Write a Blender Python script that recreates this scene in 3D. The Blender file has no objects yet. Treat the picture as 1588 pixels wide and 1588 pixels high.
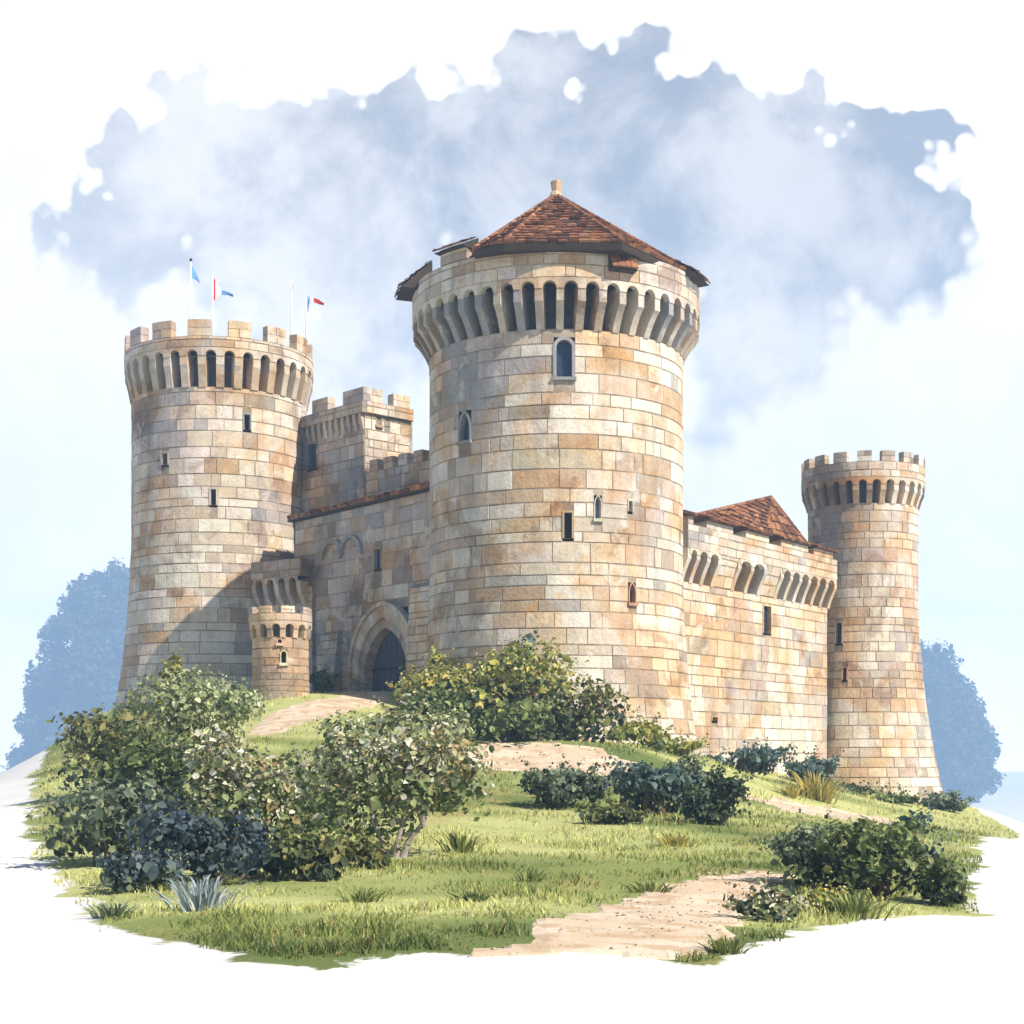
import bpy, math, random
import numpy as np
from mathutils import Vector, noise as mnoise

rnd = random.Random(7)
R_ = math.radians
scene = bpy.context.scene
COL = scene.collection

# ------------------------------------------------------------------ camera geometry (eye at the origin, looking along +Y)
F, CXP, HOR = 2400.0, 794.0, 1180.0
def P(px, py, Y):
    return Vector(((px - CXP) / F * Y, Y, (HOR - py) / F * Y))

# ------------------------------------------------------------------ node helpers
def new_mat(name, rough=0.85):
    m = bpy.data.materials.new(name); m.use_nodes = True
    nt = m.node_tree
    b = nt.nodes['Principled BSDF']
    b.inputs['Roughness'].default_value = rough
    b.inputs['Specular IOR Level'].default_value = 0.25
    return m, nt, b
def N(nt, typ, **kw):
    n = nt.nodes.new(typ)
    for k, v in kw.items():
        if k.startswith('i_'):
            n.inputs[k[2:]].default_value = v
        else:
            setattr(n, k, v)
    return n
def L(nt, a, b): nt.links.new(a, b)
def math_n(nt, op, a, b=None, c=None, clamp=False):
    n = nt.nodes.new('ShaderNodeMath'); n.operation = op; n.use_clamp = clamp
    for i, v in enumerate((a, b, c)):
        if v is None: continue
        if hasattr(v, 'links'): nt.links.new(v, n.inputs[i])
        else: n.inputs[i].default_value = v
    return n.outputs[0]
def maprange(nt, v, a, b, c=0.0, d=1.0, smooth=False):
    n = nt.nodes.new('ShaderNodeMapRange'); n.clamp = True
    if smooth: n.interpolation_type = 'SMOOTHSTEP'
    nt.links.new(v, n.inputs['Value'])
    for k, x in (('From Min', a), ('From Max', b), ('To Min', c), ('To Max', d)): n.inputs[k].default_value = x
    return n.outputs['Result']
def mixc(nt, fac, a, b, blend='MIX'):
    n = nt.nodes.new('ShaderNodeMix'); n.data_type = 'RGBA'; n.blend_type = blend
    for s, v in ((0, fac), (6, a), (7, b)):
        if hasattr(v, 'links'): nt.links.new(v, n.inputs[s])
        else:
            n.inputs[s].default_value = v if s == 0 or len(v) == 4 else (*v, 1)
    return n.outputs[2]

def noise_n(nt, vec, scale, detail=4, rough=0.55, dist=0.0):
    n = nt.nodes.new('ShaderNodeTexNoise')
    n.inputs['Scale'].default_value = scale; n.inputs['Detail'].default_value = detail
    n.inputs['Roughness'].default_value = rough; n.inputs['Distortion'].default_value = dist
    if vec is not None: nt.links.new(vec, n.inputs['Vector'])
    return n.outputs['Fac']

# ------------------------------------------------------------------ materials
def attr_mat(name, rough=0.85, v_lo=0.8, v_hi=1.15, nscale=1.3, bump=0.25, bscale=9.0, stain=0.0, sub=0.0):
    """surface colour comes from the per-block colour attribute, weathered by noise"""
    m, nt, b = new_mat(name, rough)
    at = N(nt, 'ShaderNodeAttribute', attribute_name='Col')
    geo = N(nt, 'ShaderNodeNewGeometry')
    n1 = noise_n(nt, geo.outputs['Position'], nscale, 5, 0.6)
    f = maprange(nt, n1, 0.3, 0.7, v_lo, v_hi)
    n2 = noise_n(nt, geo.outputs['Position'], bscale * 1.7, 3)
    f2 = maprange(nt, n2, 0.3, 0.7, 0.84, 1.12)
    ff = math_n(nt, 'MULTIPLY', f, f2)
    cc = nt.nodes.new('ShaderNodeVectorMath'); cc.operation = 'SCALE'
    L(nt, at.outputs['Color'], cc.inputs[0]); L(nt, ff, cc.inputs['Scale'])
    col = cc.outputs[0]
    if stain > 0:
        # rain streaks: vertical noise stretched along z, grey lichen
        mp = N(nt, 'ShaderNodeMapping'); mp.inputs['Scale'].default_value = (1.4, 1.4, 0.12)
        L(nt, geo.outputs['Position'], mp.inputs['Vector'])
        s = noise_n(nt, mp.outputs[0], 1.1, 6, 0.65)
        sf = maprange(nt, s, 0.52, 0.75, 0.0, stain)
        col = mixc(nt, sf, col, (0.17, 0.16, 0.165))
        w1 = maprange(nt, noise_n(nt, geo.outputs['Position'], 0.20, 6, 0.6, 0.8), 0.49, 0.57, 0.0, 0.85)
        col = mixc(nt, w1, col, (0.98, 0.78, 0.56), 'MULTIPLY')
        w2 = maprange(nt, noise_n(nt, geo.outputs['Position'], 0.30, 7, 0.62, 0.5), 0.56, 0.61, 0.0, 0.8)
        col = mixc(nt, w2, col, (0.66, 0.60, 0.57), 'MULTIPLY')
        w3 = maprange(nt, noise_n(nt, geo.outputs['Position'], 0.62, 5, 0.6, 0.4), 0.60, 0.66, 0.0, 0.5)
        col = mixc(nt, w3, col, (0.66, 0.61, 0.54))
        l = noise_n(nt, geo.outputs['Position'], 0.45, 7, 0.7)
        lf = maprange(nt, l, 0.58, 0.66, 0.0, stain * 0.55)
        col = mixc(nt, lf, col, (0.30, 0.285, 0.27))
    L(nt, col, b.inputs['Base Color'])
    if bump > 0:
        bn = noise_n(nt, geo.outputs['Position'], bscale, 6, 0.65)
        bp = N(nt, 'ShaderNodeBump'); bp.inputs['Strength'].default_value = bump; bp.inputs['Distance'].default_value = 0.06
        L(nt, bn, bp.inputs['Height']); L(nt, bp.outputs[0], b.inputs['Normal'])
    return m
def plain_mat(name, col, rough=0.8, var=0.15, scale=2.0, bump=0.15, bscale=14, metallic=0.0):
    m, nt, b = new_mat(name, rough)
    geo = N(nt, 'ShaderNodeNewGeometry')
    f = maprange(nt, noise_n(nt, geo.outputs['Position'], scale, 5), 0.3, 0.7, 1 - var, 1 + var)
    cc = nt.nodes.new('ShaderNodeVectorMath'); cc.operation = 'SCALE'
    cc.inputs[0].default_value = col[:3]; L(nt, f, cc.inputs['Scale'])
    L(nt, cc.outputs[0], b.inputs['Base Color']); b.inputs['Metallic'].default_value = metallic
    if bump:
        bp = N(nt, 'ShaderNodeBump'); bp.inputs['Strength'].default_value = bump; bp.inputs['Distance'].default_value = 0.04
        L(nt, noise_n(nt, geo.outputs['Position'], bscale, 5), bp.inputs['Height']); L(nt, bp.outputs[0], b.inputs['Normal'])
    return m

M_STONE = attr_mat('weathered_stone', 0.92, 0.82, 1.14, 1.1, 0.9, 5.0, stain=0.42)
M_MORTAR = attr_mat('mortar', 0.95, 0.55, 1.5, 0.7, 0.5, 6.0, stain=0.3)
M_TRIM = attr_mat('dressed_stone', 0.9, 0.82, 1.1, 1.2, 0.7, 6.0, stain=0.4)
M_TILE = attr_mat('clay_tile', 0.8, 0.62, 1.2, 1.6, 0.35, 12.0)
M_DARK = plain_mat('dark_interior', (0.012, 0.013, 0.018), 0.9)
M_NICHE_SHADE = plain_mat('painted_recess_shade', (0.085, 0.088, 0.105), 0.95)  # dark tone painted in as the shade of the slots between corbels
M_GLASS = plain_mat('window_pane', (0.03, 0.05, 0.10), 0.18, 0.3, 3.0, 0.05)
M_PALEGLASS = plain_mat('pale_window_pane', (0.12, 0.19, 0.34), 0.25, 0.3, 3.0, 0.05)
M_WOODB = plain_mat('roof_timber', (0.05, 0.036, 0.028), 0.8)
M_POLE = plain_mat('white_pole', (0.8, 0.8, 0.8), 0.4, 0.03, 3, 0)
M_BARK = plain_mat('bark', (0.12, 0.09, 0.07), 0.9, 0.4, 3.0, 0.6, 10)
M_PALEBARK = plain_mat('pale_bark', (0.30, 0.26, 0.23), 0.9, 0.3, 3.0, 0.6, 10)
M_IRON = plain_mat('iron', (0.02, 0.02, 0.022), 0.5, metallic=0.6)

def flag_mat(name, col):
    m, nt, b = new_mat(name, 0.75); b.inputs['Base Color'].default_value = (*col, 1)
    return m
M_FBLUE = flag_mat('blue_flag_cloth', (0.17, 0.36, 0.80))
M_FRED = flag_mat('red_flag_cloth', (0.62, 0.03, 0.04))
M_FWHITE = flag_mat('white_flag_cloth', (0.85, 0.86, 0.88))

def leaf_mat():
    m, nt, b = new_mat('leaf', 0.6)
    at = N(nt, 'ShaderNodeAttribute', attribute_name='Col')
    geo = N(nt, 'ShaderNodeNewGeometry')
    f = maprange(nt, noise_n(nt, geo.outputs['Position'], 1.6, 3), 0.3, 0.7, 0.75, 1.25)
    cc = nt.nodes.new('ShaderNodeVectorMath'); cc.operation = 'SCALE'
    L(nt, at.outputs['Color'], cc.inputs[0]); L(nt, f, cc.inputs['Scale'])
    L(nt, cc.outputs[0], b.inputs['Base Color'])
    tr = N(nt, 'ShaderNodeBsdfTranslucent'); L(nt, cc.outputs[0], tr.inputs['Color'])
    mx = N(nt, 'ShaderNodeMixShader'); mx.inputs[0].default_value = 0.28
    L(nt, b.outputs[0], mx.inputs[1]); L(nt, tr.outputs[0], mx.inputs[2])
    L(nt, mx.outputs[0], nt.nodes['Material Output'].inputs['Surface'])
    return m
M_LEAF = leaf_mat()

def wood_door_mat():
    m, nt, b = new_mat('door_timber', 0.7)
    tc = N(nt, 'ShaderNodeTexCoord')
    mp = N(nt, 'ShaderNodeMapping'); mp.inputs['Scale'].default_value = (9, 9, 0.5)
    L(nt, tc.outputs['Object'], mp.inputs['Vector'])
    f = noise_n(nt, mp.outputs[0], 1.5, 5)
    c = mixc(nt, maprange(nt, f, 0.3, 0.7), (0.035, 0.04, 0.062), (0.085, 0.09, 0.125))
    L(nt, c, b.inputs['Base Color'])
    return m
M_DOOR = wood_door_mat()

# ------------------------------------------------------------------ mesh collector
class MB:
    def __init__(s): s.v = []; s.f = []; s.c = []; s.mi = []
    def add(s, verts, faces, col=(0.5, 0.5, 0.5), mi=0):
        o = len(s.v); s.v.extend([tuple(p) for p in verts])
        s.c.extend([col] * len(verts))
        for f in faces: s.f.append(tuple(i + o for i in f)); s.mi.append(mi)
    def box(s, lo, hi, col=(.5, .5, .5), mi=0, M=None):
        x0, y0, z0 = lo; x1, y1, z1 = hi
        vs = [Vector(p) for p in ((x0,y0,z0),(x1,y0,z0),(x1,y1,z0),(x0,y1,z0),(x0,y0,z1),(x1,y0,z1),(x1,y1,z1),(x0,y1,z1))]
        if M is not None: vs = [M(p) for p in vs]
        s.add(vs, [(0,3,2,1),(4,5,6,7),(0,1,5,4),(1,2,6,5),(2,3,7,6),(3,0,4,7)], col, mi)
    def tube(s, pts, rads, col=(.5,.5,.5), mi=0, n=7, cap=True):
        o = len(s.v); rings = []
        for i, p in enumerate(pts):
            p = Vector(p)
            d = (Vector(pts[min(i+1, len(pts)-1)]) - Vector(pts[max(i-1, 0)])).normalized()
            a = d.orthogonal().normalized(); b = d.cross(a)
            rings.append([p + (a * math.cos(t) + b * math.sin(t)) * rads[i] for t in [2*math.pi*k/n for k in range(n)]])
        vs = [q for r in rings for q in r]; fs = []
        for i in range(len(pts)-1):
            for k in range(n):
                fs.append((i*n+k, i*n+(k+1) % n, (i+1)*n+(k+1) % n, (i+1)*n+k))
        if cap:
            fs.append(tuple(reversed(range(n)))); fs.append(tuple((len(pts)-1)*n+k for k in range(n)))
        s.add(vs, fs, col, mi)
    def build(s, name, mats, parent=None, smooth=False):
        me = bpy.data.meshes.new(name); me.from_pydata(s.v, [], s.f)
        for m in (mats if isinstance(mats, (list, tuple)) else [mats]): me.materials.append(m)
        if s.mi and any(s.mi): me.polygons.foreach_set('material_index', s.mi)
        ca = me.color_attributes.new('Col', 'FLOAT_COLOR', 'POINT')
        arr = np.ones((len(s.v), 4), np.float32); arr[:, :3] = np.array(s.c, np.float32)
        ca.data.foreach_set('color', arr.ravel())
        if smooth: me.polygons.foreach_set('use_smooth', [True] * len(me.polygons))
        me.update()
        o = bpy.data.objects.new(name, me); COL.objects.link(o)
        if parent is not None: o.parent = parent
        return o

def tag(o, label=None, cat=None, group=None, kind=None):
    if label: o['label'] = label
    if cat: o['category'] = cat
    if group: o['group'] = group
    if kind: o['kind'] = kind
    return o
def thing(name, label, cat, group=None):
    o = bpy.data.objects.new(name, None); COL.objects.link(o); o.empty_display_size = 0.5
    return tag(o, label, cat, group)
def mesh_copy(o, parent, rotz=None, loc=None):
    c = o.copy(); COL.objects.link(c); c.parent = parent
    if loc is not None: c.location = loc
    if rotz is not None: c.rotation_euler = (0, 0, rotz)
    return c

# ------------------------------------------------------------------ stone colours
PAL = {
    'cream': (0.565, 0.475, 0.37), 'white': (0.68, 0.62, 0.54), 'tan': (0.46, 0.32, 0.195), 'ochre': (0.48, 0.29, 0.14),
    'grey': (0.31, 0.30, 0.295), 'pink': (0.47, 0.39, 0.335), 'brown': (0.25, 0.19, 0.145), 'slate': (0.175, 0.18, 0.20),
}
def stone_col(p, tint='warm', r=None):
    r = r or rnd
    q = Vector(p) * 0.16
    n = mnoise.noise(q + Vector((3.1, 1.7, 9.2))) + 0.55 * mnoise.noise(q * 2.6)
    m = mnoise.noise(q * 1.3 + Vector((40, 7, 2)))
    x = n * 0.95 + r.gauss(0, 0.10) + (0.12 if tint == 'grey' else 0.0)
    if tint == 'warm': ramp = [(-0.75, 'grey'), (-0.42, 'pink'), (-0.10, 'cream'), (0.12, 'white'), (0.36, 'cream'), (0.60, 'tan'), (0.95, 'ochre')]
    elif tint == 'pale': ramp = [(-0.75, 'grey'), (-0.40, 'pink'), (-0.05, 'cream'), (0.25, 'white'), (0.50, 'cream'), (0.80, 'tan')]
    else: ramp = [(-0.7, 'slate'), (-0.38, 'grey'), (-0.05, 'pink'), (0.20, 'cream'), (0.42, 'pink'), (0.75, 'brown')]
    x += 0.25 * m
    c = PAL[ramp[0][1]] if x <= ramp[0][0] else PAL[ramp[-1][1]]
    for (xa, ka), (xb, kb) in zip(ramp[:-1], ramp[1:]):
        if xa < x <= xb:
            t = (x - xa) / (xb - xa); c = tuple(p * (1 - t) + q_ * t for p, q_ in zip(PAL[ka], PAL[kb]))
    d = r.random()
    odd = 'tan' if d < 0.045 else 'brown' if d < 0.06 else 'grey' if d < 0.085 else 'white' if d < 0.14 else None
    if odd: c = tuple(p * 0.35 + q_ * 0.65 for p, q_ in zip(c, PAL[odd]))
    g = r.uniform(0.92, 1.06)
    return tuple(a * g * r.uniform(0.97, 1.03) for a in c)

# ------------------------------------------------------------------ masonry skin: S(u, v, d) -> point
def masonry(mb, S, u0, u1, v0, v1, ulen, course=0.72, lens=(0.9, 2.3), holes=(), tint='warm', seed=1, seg=0.55, gap=0.011, proud=0.03, skip=None):
    """ulen(v): metres per unit of u. Every block is an island: bevelled, a little proud, uneven"""
    r = random.Random(seed)
    v = v0
    while v < v1 - 0.12:
        h = course * r.choice((0.7, 0.85, 1.0, 1.0, 1.15, 1.35)) * r.uniform(0.94, 1.06)
        if v + h > v1 - 0.2: h = v1 - v
        k = ulen((v + v + h) / 2)
        ivs = [(u0, u1)]
        for (a, b, c, d) in holes:
            if v < d - 0.02 and v + h > c + 0.02:
                nx = []
                for (p, q) in ivs:
                    if b <= p or a >= q: nx.append((p, q)); continue
                    if a - p > 0.08 / k: nx.append((p, a))
                    if q - b > 0.08 / k: nx.append((b, q))
                ivs = nx
        for (p, q) in ivs:
            u = p + (0 if p > u0 else -r.uniform(0, lens[0]) / k * 0)
            first = True
            while u < q - 1e-4:
                ln = r.uniform(*lens) / k
                if r.random() < 0.16: ln *= 0.5
                elif r.random() < 0.10: ln *= 1.5
                if first: ln *= r.uniform(0.4, 1.0); first = False
                if u + ln > q - 0.35 / k: ln = q - u
                if skip is not None and skip(u + ln / 2, v + h / 2): u += ln; continue
                g = gap / k
                pr = proud * r.uniform(0.4, 1.35)
                nseg = max(1, int(math.ceil(ln * k / seg)))
                bev = 0.022
                def uu(i, b): return u + g + b / k + (ln - 2 * g - 2 * b / k) * i / nseg
                jl, jh = r.uniform(-.004, .022), r.uniform(-.022, .004)
                jl2, jh2 = r.uniform(-.004, .022), r.uniform(-.022, .004)
                vs = []
                for i in range(nseg + 1):
                    t = i / nseg
                    lo = v + gap + jl * (1 - t) + jl2 * t; hi = v + h - gap + jh * (1 - t) + jh2 * t
                    vs += [S(uu(i, 0), lo, -0.03), S(uu(i, bev), lo + bev, pr), S(uu(i, bev), hi - bev, pr), S(uu(i, 0), hi, -0.03)]
                fs = []
                for i in range(nseg):
                    a = i * 4; b = a + 4
                    fs += [(a, b, b+1, a+1), (a+1, b+1, b+2, a+2), (a+2, b+2, b+3, a+3)]
                fs += [(0, 1, 2, 3)]; e = nseg * 4; fs += [(e+3, e+2, e+1, e)]
                mb.add(vs, fs, stone_col(S(u + ln / 2, v + h / 2, 0), tint, r), 0)
                u += ln
        v += h

def core(mb, S, us, vs, holes=(), mi=1, col=(0.30, 0.25, 0.195)):
    us = sorted(set([round(x, 5) for x in us] + [round(x, 5) for h in holes for x in h[:2]]))
    vs = sorted(set([round(x, 5) for x in vs] + [round(x, 5) for h in holes for x in h[2:]]))
    pts = [S(u, v, 0.0) for v in vs for u in us]
    nu = len(us); fs = []
    for j in range(len(vs) - 1):
        for i in range(nu - 1):
            cu, cv = (us[i] + us[i+1]) / 2, (vs[j] + vs[j+1]) / 2
            if any(a < cu < b and c < cv < d for a, b, c, d in holes): continue
            fs.append((j*nu+i, j*nu+i+1, (j+1)*nu+i+1, (j+1)*nu+i))
    mb.add(pts, fs, col, mi)

# ------------------------------------------------------------------ arched outlines
def outline(w, h, kind, n=8):
    """opening outline (x, z), from bottom left up and over to bottom right; z=0 at the sill"""
    a = w / 2
    if kind == 'slit': return [(-a, 0), (-a, h), (a, h), (a, 0)]
    if kind == 'round':
        sp = h - a
        return [(-a, 0)] + [(-a * math.cos(t), sp + a * math.sin(t)) for t in [math.pi * k / (2*n) for k in range(2*n+1)]] + [(a, 0)]
    rise = min(h * 0.62, w * 1.25); sp = h - rise     # pointed
    cx = (rise * rise - a * a) / (2 * a); R = cx + a
    ae = math.atan2(rise, cx)
    left = [(cx - R * math.cos(t), sp + R * math.sin(t)) for t in [ae * k / n for k in range(n+1)]]
    return [(-a, 0)] + left + [(-x, z) for x, z in reversed(left[:-1])] + [(a, 0)]

def offset_outline(pts, b, w, h, kind):
    o = outline(w + 2*b, h + b + (b * 0.25 if kind == 'pointed' else 0), kind)
    return o
def window(parent, frame_M, w, h, kind, pane_mat, border=0.16, depth=0.55, proud=0.07, seed=0, tint='cream', sill=True):
    """a window part: dressed stone surround with a reveal; the pane is its sub-part. frame_M(x, y_out, z) -> point"""
    r = random.Random(seed)
    ins = outline(w, h, kind); out = offset_outline(ins, border, w, h, kind)
    mb = MB(); n = len(ins)
    c = PAL[tint]
    c = tuple(a * r.uniform(0.9, 1.05) for a in c)
    vs = [frame_M(x, proud, z) for x, z in ins] + [frame_M(x, proud, z) for x, z in out] + \
         [frame_M(x, -depth, z) for x, z in ins] + [frame_M(x, -0.12, z) for x, z in out]
    fs = []
    for i in range(n - 1):
        fs += [(n+i, n+i+1, i+1, i), (i, i+1, 2*n+i+1, 2*n+i), (n+i+1, n+i, 3*n+i, 3*n+i+1)]
    mb.add(vs, fs, c, 0)
    # sill
    s = border + 0.05
    if sill:
        mb.box((-w/2 - s, -depth, -0.16), (w/2 + s, proud + 0.08, 0.0), tuple(a * 0.95 for a in c), 0, M=lambda p: frame_M(p.x, p.y, p.z))
    else:
        mb.add([frame_M(-w/2, -depth, 0), frame_M(w/2, -depth, 0), frame_M(w/2, proud, 0), frame_M(-w/2, proud, 0)], [(0, 1, 2, 3)], c, 0)
    o = mb.build('window', M_TRIM, parent)
    pb = MB()
    pb.add([frame_M(x, -depth + 0.03, z) for x, z in ins], [tuple(range(n))], (.1, .1, .1), 0)
    pb.add([frame_M(x, -depth - 0.1, z) for x, z in ins], [tuple(reversed(range(n)))], (.1, .1, .1), 0)
    pb.build('pane', pane_mat, o)
    return o

# ------------------------------------------------------------------ round towers
class Tower:
    def __init__(s, name, label, cx, cy, Rf, z0, z1, seed, tint, course=0.72, lens=(0.9, 2.3), wins=(), arc=125):
        s.cx, s.cy, s.Rf = cx, cy, Rf
        s.root = thing(name, label, 'tower', 'round towers of the castle')
        s.root.location = (cx, cy, z0)
        s.off = Vector((cx, cy, z0)); s.z0 = z0
        def S(u, v, d):
            R = Rf(v) + d
            return Vector((R * math.sin(u), -R * math.cos(u), v - z0))
        s.S = S
        holes = []; s.wins = []
        for (px, py, wpx, hpx, kind, mat, tn, bd) in wins:
            th, z, Y, nrmf = s.hit(px, py)
            w = wpx / F * Y * nrmf; h = hpx / F * Y
            R = Rf(z)
            b = bd * 0.8
            zb = z - h / 2
            holes.append((th - (w/2 + b) / R, th + (w/2 + b) / R, zb - 0.14, zb + h + b))
            s.wins.append((th, zb, w, h, kind, mat, tn, bd))
        mb = MB()
        nu = 72
        us = [-math.pi + 2 * math.pi * i / nu for i in range(nu + 1)]
        vs = [z0 + (z1 - z0) * i / 26 for i in range(27)]
        core(mb, S, us, vs, holes)
        masonry(mb, S, -R_(arc), R_(arc), z0, z1, lambda v: Rf(v), course, lens, holes, tint, seed)
        mb.build('tower_wall', [M_STONE, M_MORTAR], s.root)
        for i, (th, zb, w, h, kind, mat, tn, bd) in enumerate(s.wins):
            R = Rf(zb + h / 2)
            ct, st = math.cos(th), math.sin(th)
            slope = (Rf(zb + h) - Rf(zb)) / h
            def M(x, y, z, th=th, zb=zb, R=R, ct=ct, st=st, slope=slope):
                rr = Rf(zb) + slope * max(0, z) + y
                return Vector((rr * st + x * ct, -rr * ct + x * st, zb + z - z0))
            window(s.root, M, w, h, kind, mat, bd, 0.34, 0.07, seed + i, tn, sill=(kind != 'slit'))
    def hit(s, px, py):
        k = (px - CXP) / F
        R = s.Rf(8)
        for _ in range(4):
            a = k * k + 1; b = -2 * (k * s.cx + s.cy); c = s.cx**2 + s.cy**2 - R * R
            dsc = max(b*b - 4*a*c, 0)
            Y = (-b - math.sqrt(dsc)) / (2 * a)
            z = (HOR - py) / F * Y
            R = s.Rf(z)
        x = k * Y
        th = math.atan2(x - s.cx, -(Y - s.cy))
        nd = abs(math.cos(th - math.atan2(-k, 1) * 0 + 0))
        return th, z, Y, 1 / max(0.45, math.cos(th + math.atan(k)))
    def crown(s, Rp, zc0, zc1, za, ztop, nb, cw, seed, tint, merl=None, course=0.55, thick=0.6, vis=108):
        """corbel table with arches, parapet and merlons"""
        r = random.Random(seed); z0 = s.z0
        Rb = s.Rf(zc0)
        bay = 2 * math.pi / nb
        # one corbel, copied round the ring
        def corbel_mesh(k):
            mb = MB(); rr = random.Random(seed * 31 + k)
            deep = min(0.7, Rb * 0.14)
            pr = [(-deep - .05, zc0 - 0.05), (0.10, zc0 - 0.05)]
            proj = Rp - Rb - 0.03
            for i in range(1, 6):
                t = i / 6
                pr.append((0.10 + (proj - 0.10) * (t ** 1.1), zc0 - 0.05 + (zc1 - zc0 + 0.05) * (1 - (1 - t) ** 1.25) * 1.0))
            pr += [(proj, zc1), (proj, za - cw * 0.2), (-deep - .05, za - cw * 0.2)]
            m = len(pr); w = cw / 2 * rr.uniform(0.93, 1.06)
            def pt(x, y, z): return Vector((x, -(Rb + y), z - z0))
            vs = [pt(-w, y, z) for y, z in pr] + [pt(w, y, z) for y, z in pr]
            fs = [tuple(range(m)), tuple(reversed(range(m, 2*m)))] + [(i, m+i, m+(i+1) % m, (i+1) % m) for i in range(m)]
            c = stone_col((s.cx + k * 3, s.cy, zc0), tint, rr)
            mb.add(vs, fs, tuple(a * 0.92 for a in c), 0)
            return mb
        protos = [corbel_mesh(k).build('corbel', M_TRIM, s.root) for k in range(5)]
        j = 0
        for i in range(nb):
            th = -math.pi + bay * i + bay * 0.5
            if abs(th) > R_(vis): continue
            p = protos[j % 5] if j >= 5 else protos[j]
            if j < 5: p.rotation_euler = (0, 0, th)
            else: mesh_copy(protos[r.randrange(5)], s.root, th)
            j += 1
        # parapet
        mb = MB()
        def S(u, v, d):
            R = Rp + d
            return Vector((R * math.sin(u), -R * math.cos(u), v - z0))
        nu = nb * 2; us = [-math.pi + 2 * math.pi * i / nu for i in range(nu + 1)]
        zl = za + 0.16
        core(mb, S, us, [zl, ztop])
        masonry(mb, S, -R_(125), R_(125), zl, ztop, lambda v: Rp, course, (0.8, 1.9), (), tint, seed + 3)
        Ri = Rp - thick
        def ring(ra, za_, rb, zb_, mi):
            n = 72; vs = []
            for i in range(n):
                a = 2 * math.pi * i / n
                vs += [(ra * math.sin(a), -ra * math.cos(a), za_ - z0), (rb * math.sin(a), -rb * math.cos(a), zb_ - z0)]
            mb.add(vs, [(2*i, 2*((i+1) % n), 2*((i+1) % n)+1, 2*i+1) for i in range(n)], PAL['pink'], mi)
        ring(Rp, ztop, Ri, ztop, 0); ring(Ri, ztop, Ri, zl, 0)
        dp = min(0.7, Rb * 0.14)
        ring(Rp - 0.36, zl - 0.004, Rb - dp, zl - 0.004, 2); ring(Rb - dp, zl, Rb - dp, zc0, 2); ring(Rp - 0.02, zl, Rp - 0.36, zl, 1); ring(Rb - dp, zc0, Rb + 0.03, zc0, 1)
        # arches between the corbels
        half = bay / 2 - (cw / 2) / Rp; rise = half * Rp
        K = 8
        for i in range(nb):
            thc = -math.pi + bay * i + bay
            if abs((thc + math.pi) % (2*math.pi) - math.pi) > R_(vis + 6): continue
            xs = [-bay / 2] + [-half * math.cos(math.pi * k / K) for k in range(K + 1)] + [bay / 2]
            zs = [za - rise - 0.02] + [za - rise + rise * math.sin(math.pi * k / K) for k in range(K + 1)] + [za - rise - 0.02]
            zs[1] = zs[-2] = za - rise - 0.02
            m = len(xs); vs = []
            for R2 in (Rp + 0.02, Rp - 0.34):
                for x, z in zip(xs, zs):
                    vs += [(R2 * math.sin(thc + x), -R2 * math.cos(thc + x), zl + 0.0 - z0), (R2 * math.sin(thc + x), -R2 * math.cos(thc + x), z - z0)]
            fs = []
            for k in range(m - 1):
                a = 2 * k
                fs += [(a+1, a+3, a+2, a), (a+3, a+1, 2*m+a+1, 2*m+a+3)]
            mb.add(vs, fs, stone_col((s.cx + Rp * math.sin(thc), s.cy, za), tint, r), 0)
        mb.build('parapet', [M_TRIM, M_MORTAR, M_NICHE_SHADE], s.root)
        # deck
        db = MB(); n = 48
        db.add([((Ri + 0.05) * math.sin(2*math.pi*i/n), -(Ri + 0.05) * math.cos(2*math.pi*i/n), ztop - 1.1 - z0) for i in range(n)], [tuple(range(n))], PAL['grey'], 0)
        db.build('roof_deck', M_STONE, s.root)
        if merl:
            nm, mw, mh, ph = merl
            for i in range(nm):
                th = -math.pi + 2 * math.pi * (i + ph) / nm
                th = (th + math.pi) % (2 * math.pi) - math.pi
                s.merlon(th, mw, mh, Rp, ztop, thick, r, tint)
    def merlon(s, th, mw, mh, Rp, zb, thick, r, tint, name='merlon'):
        mb = MB(); z0 = s.z0
        nc = max(2, int(round(mh / 0.42)))
        for k in range(nc):
            za, zc = zb + mh * k / nc, zb + mh * (k + 1) / nc
            cut = r.uniform(-0.18, 0.18) if r.random() < 0.6 else None
            spans = [(-mw/2, mw/2)] if cut is None else [(-mw/2, cut), (cut, mw/2)]
            for (a, b) in spans:
                o = 0.03 * r.uniform(-0.6, 1.0); g = 0.014
                n = 3; vs = []
                for i in range(n + 1):
                    x = (a + g) + (b - a - 2 * g) * i / n
                    for R2, z in ((Rp + o, za + g), (Rp + o, zc - g), (Rp - thick, zc - g), (Rp - thick, za + g)):
                        vs.append((R2 * math.sin(x / Rp), -R2 * math.cos(x / Rp), z - z0))
                fs = []
                for i in range(n):
                    p, q = 4 * i, 4 * i + 4
                    fs += [(p+e, q+e, q+(e+1) % 4, p+(e+1) % 4) for e in range(4)]
                fs += [(3, 2, 1, 0), (4*n, 4*n+1, 4*n+2, 4*n+3)]
                mb.add(vs, fs, stone_col((s.cx + Rp * math.sin(th) + a, s.cy - Rp * math.cos(th), za), tint, r), 0)
        # filler behind the joints
        n = 3; vs = []
        for i in range(n + 1):
            x = -mw/2 + 0.03 + (mw - 0.06) * i / n
            for R2, z in ((Rp - 0.05, zb), (Rp - 0.05, zb + mh - 0.04), (Rp - thick + 0.05, zb + mh - 0.04), (Rp - thick + 0.05, zb)):
                vs.append((R2 * math.sin(x / Rp), -R2 * math.cos(x / Rp), z - z0))
        fs = []
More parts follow.
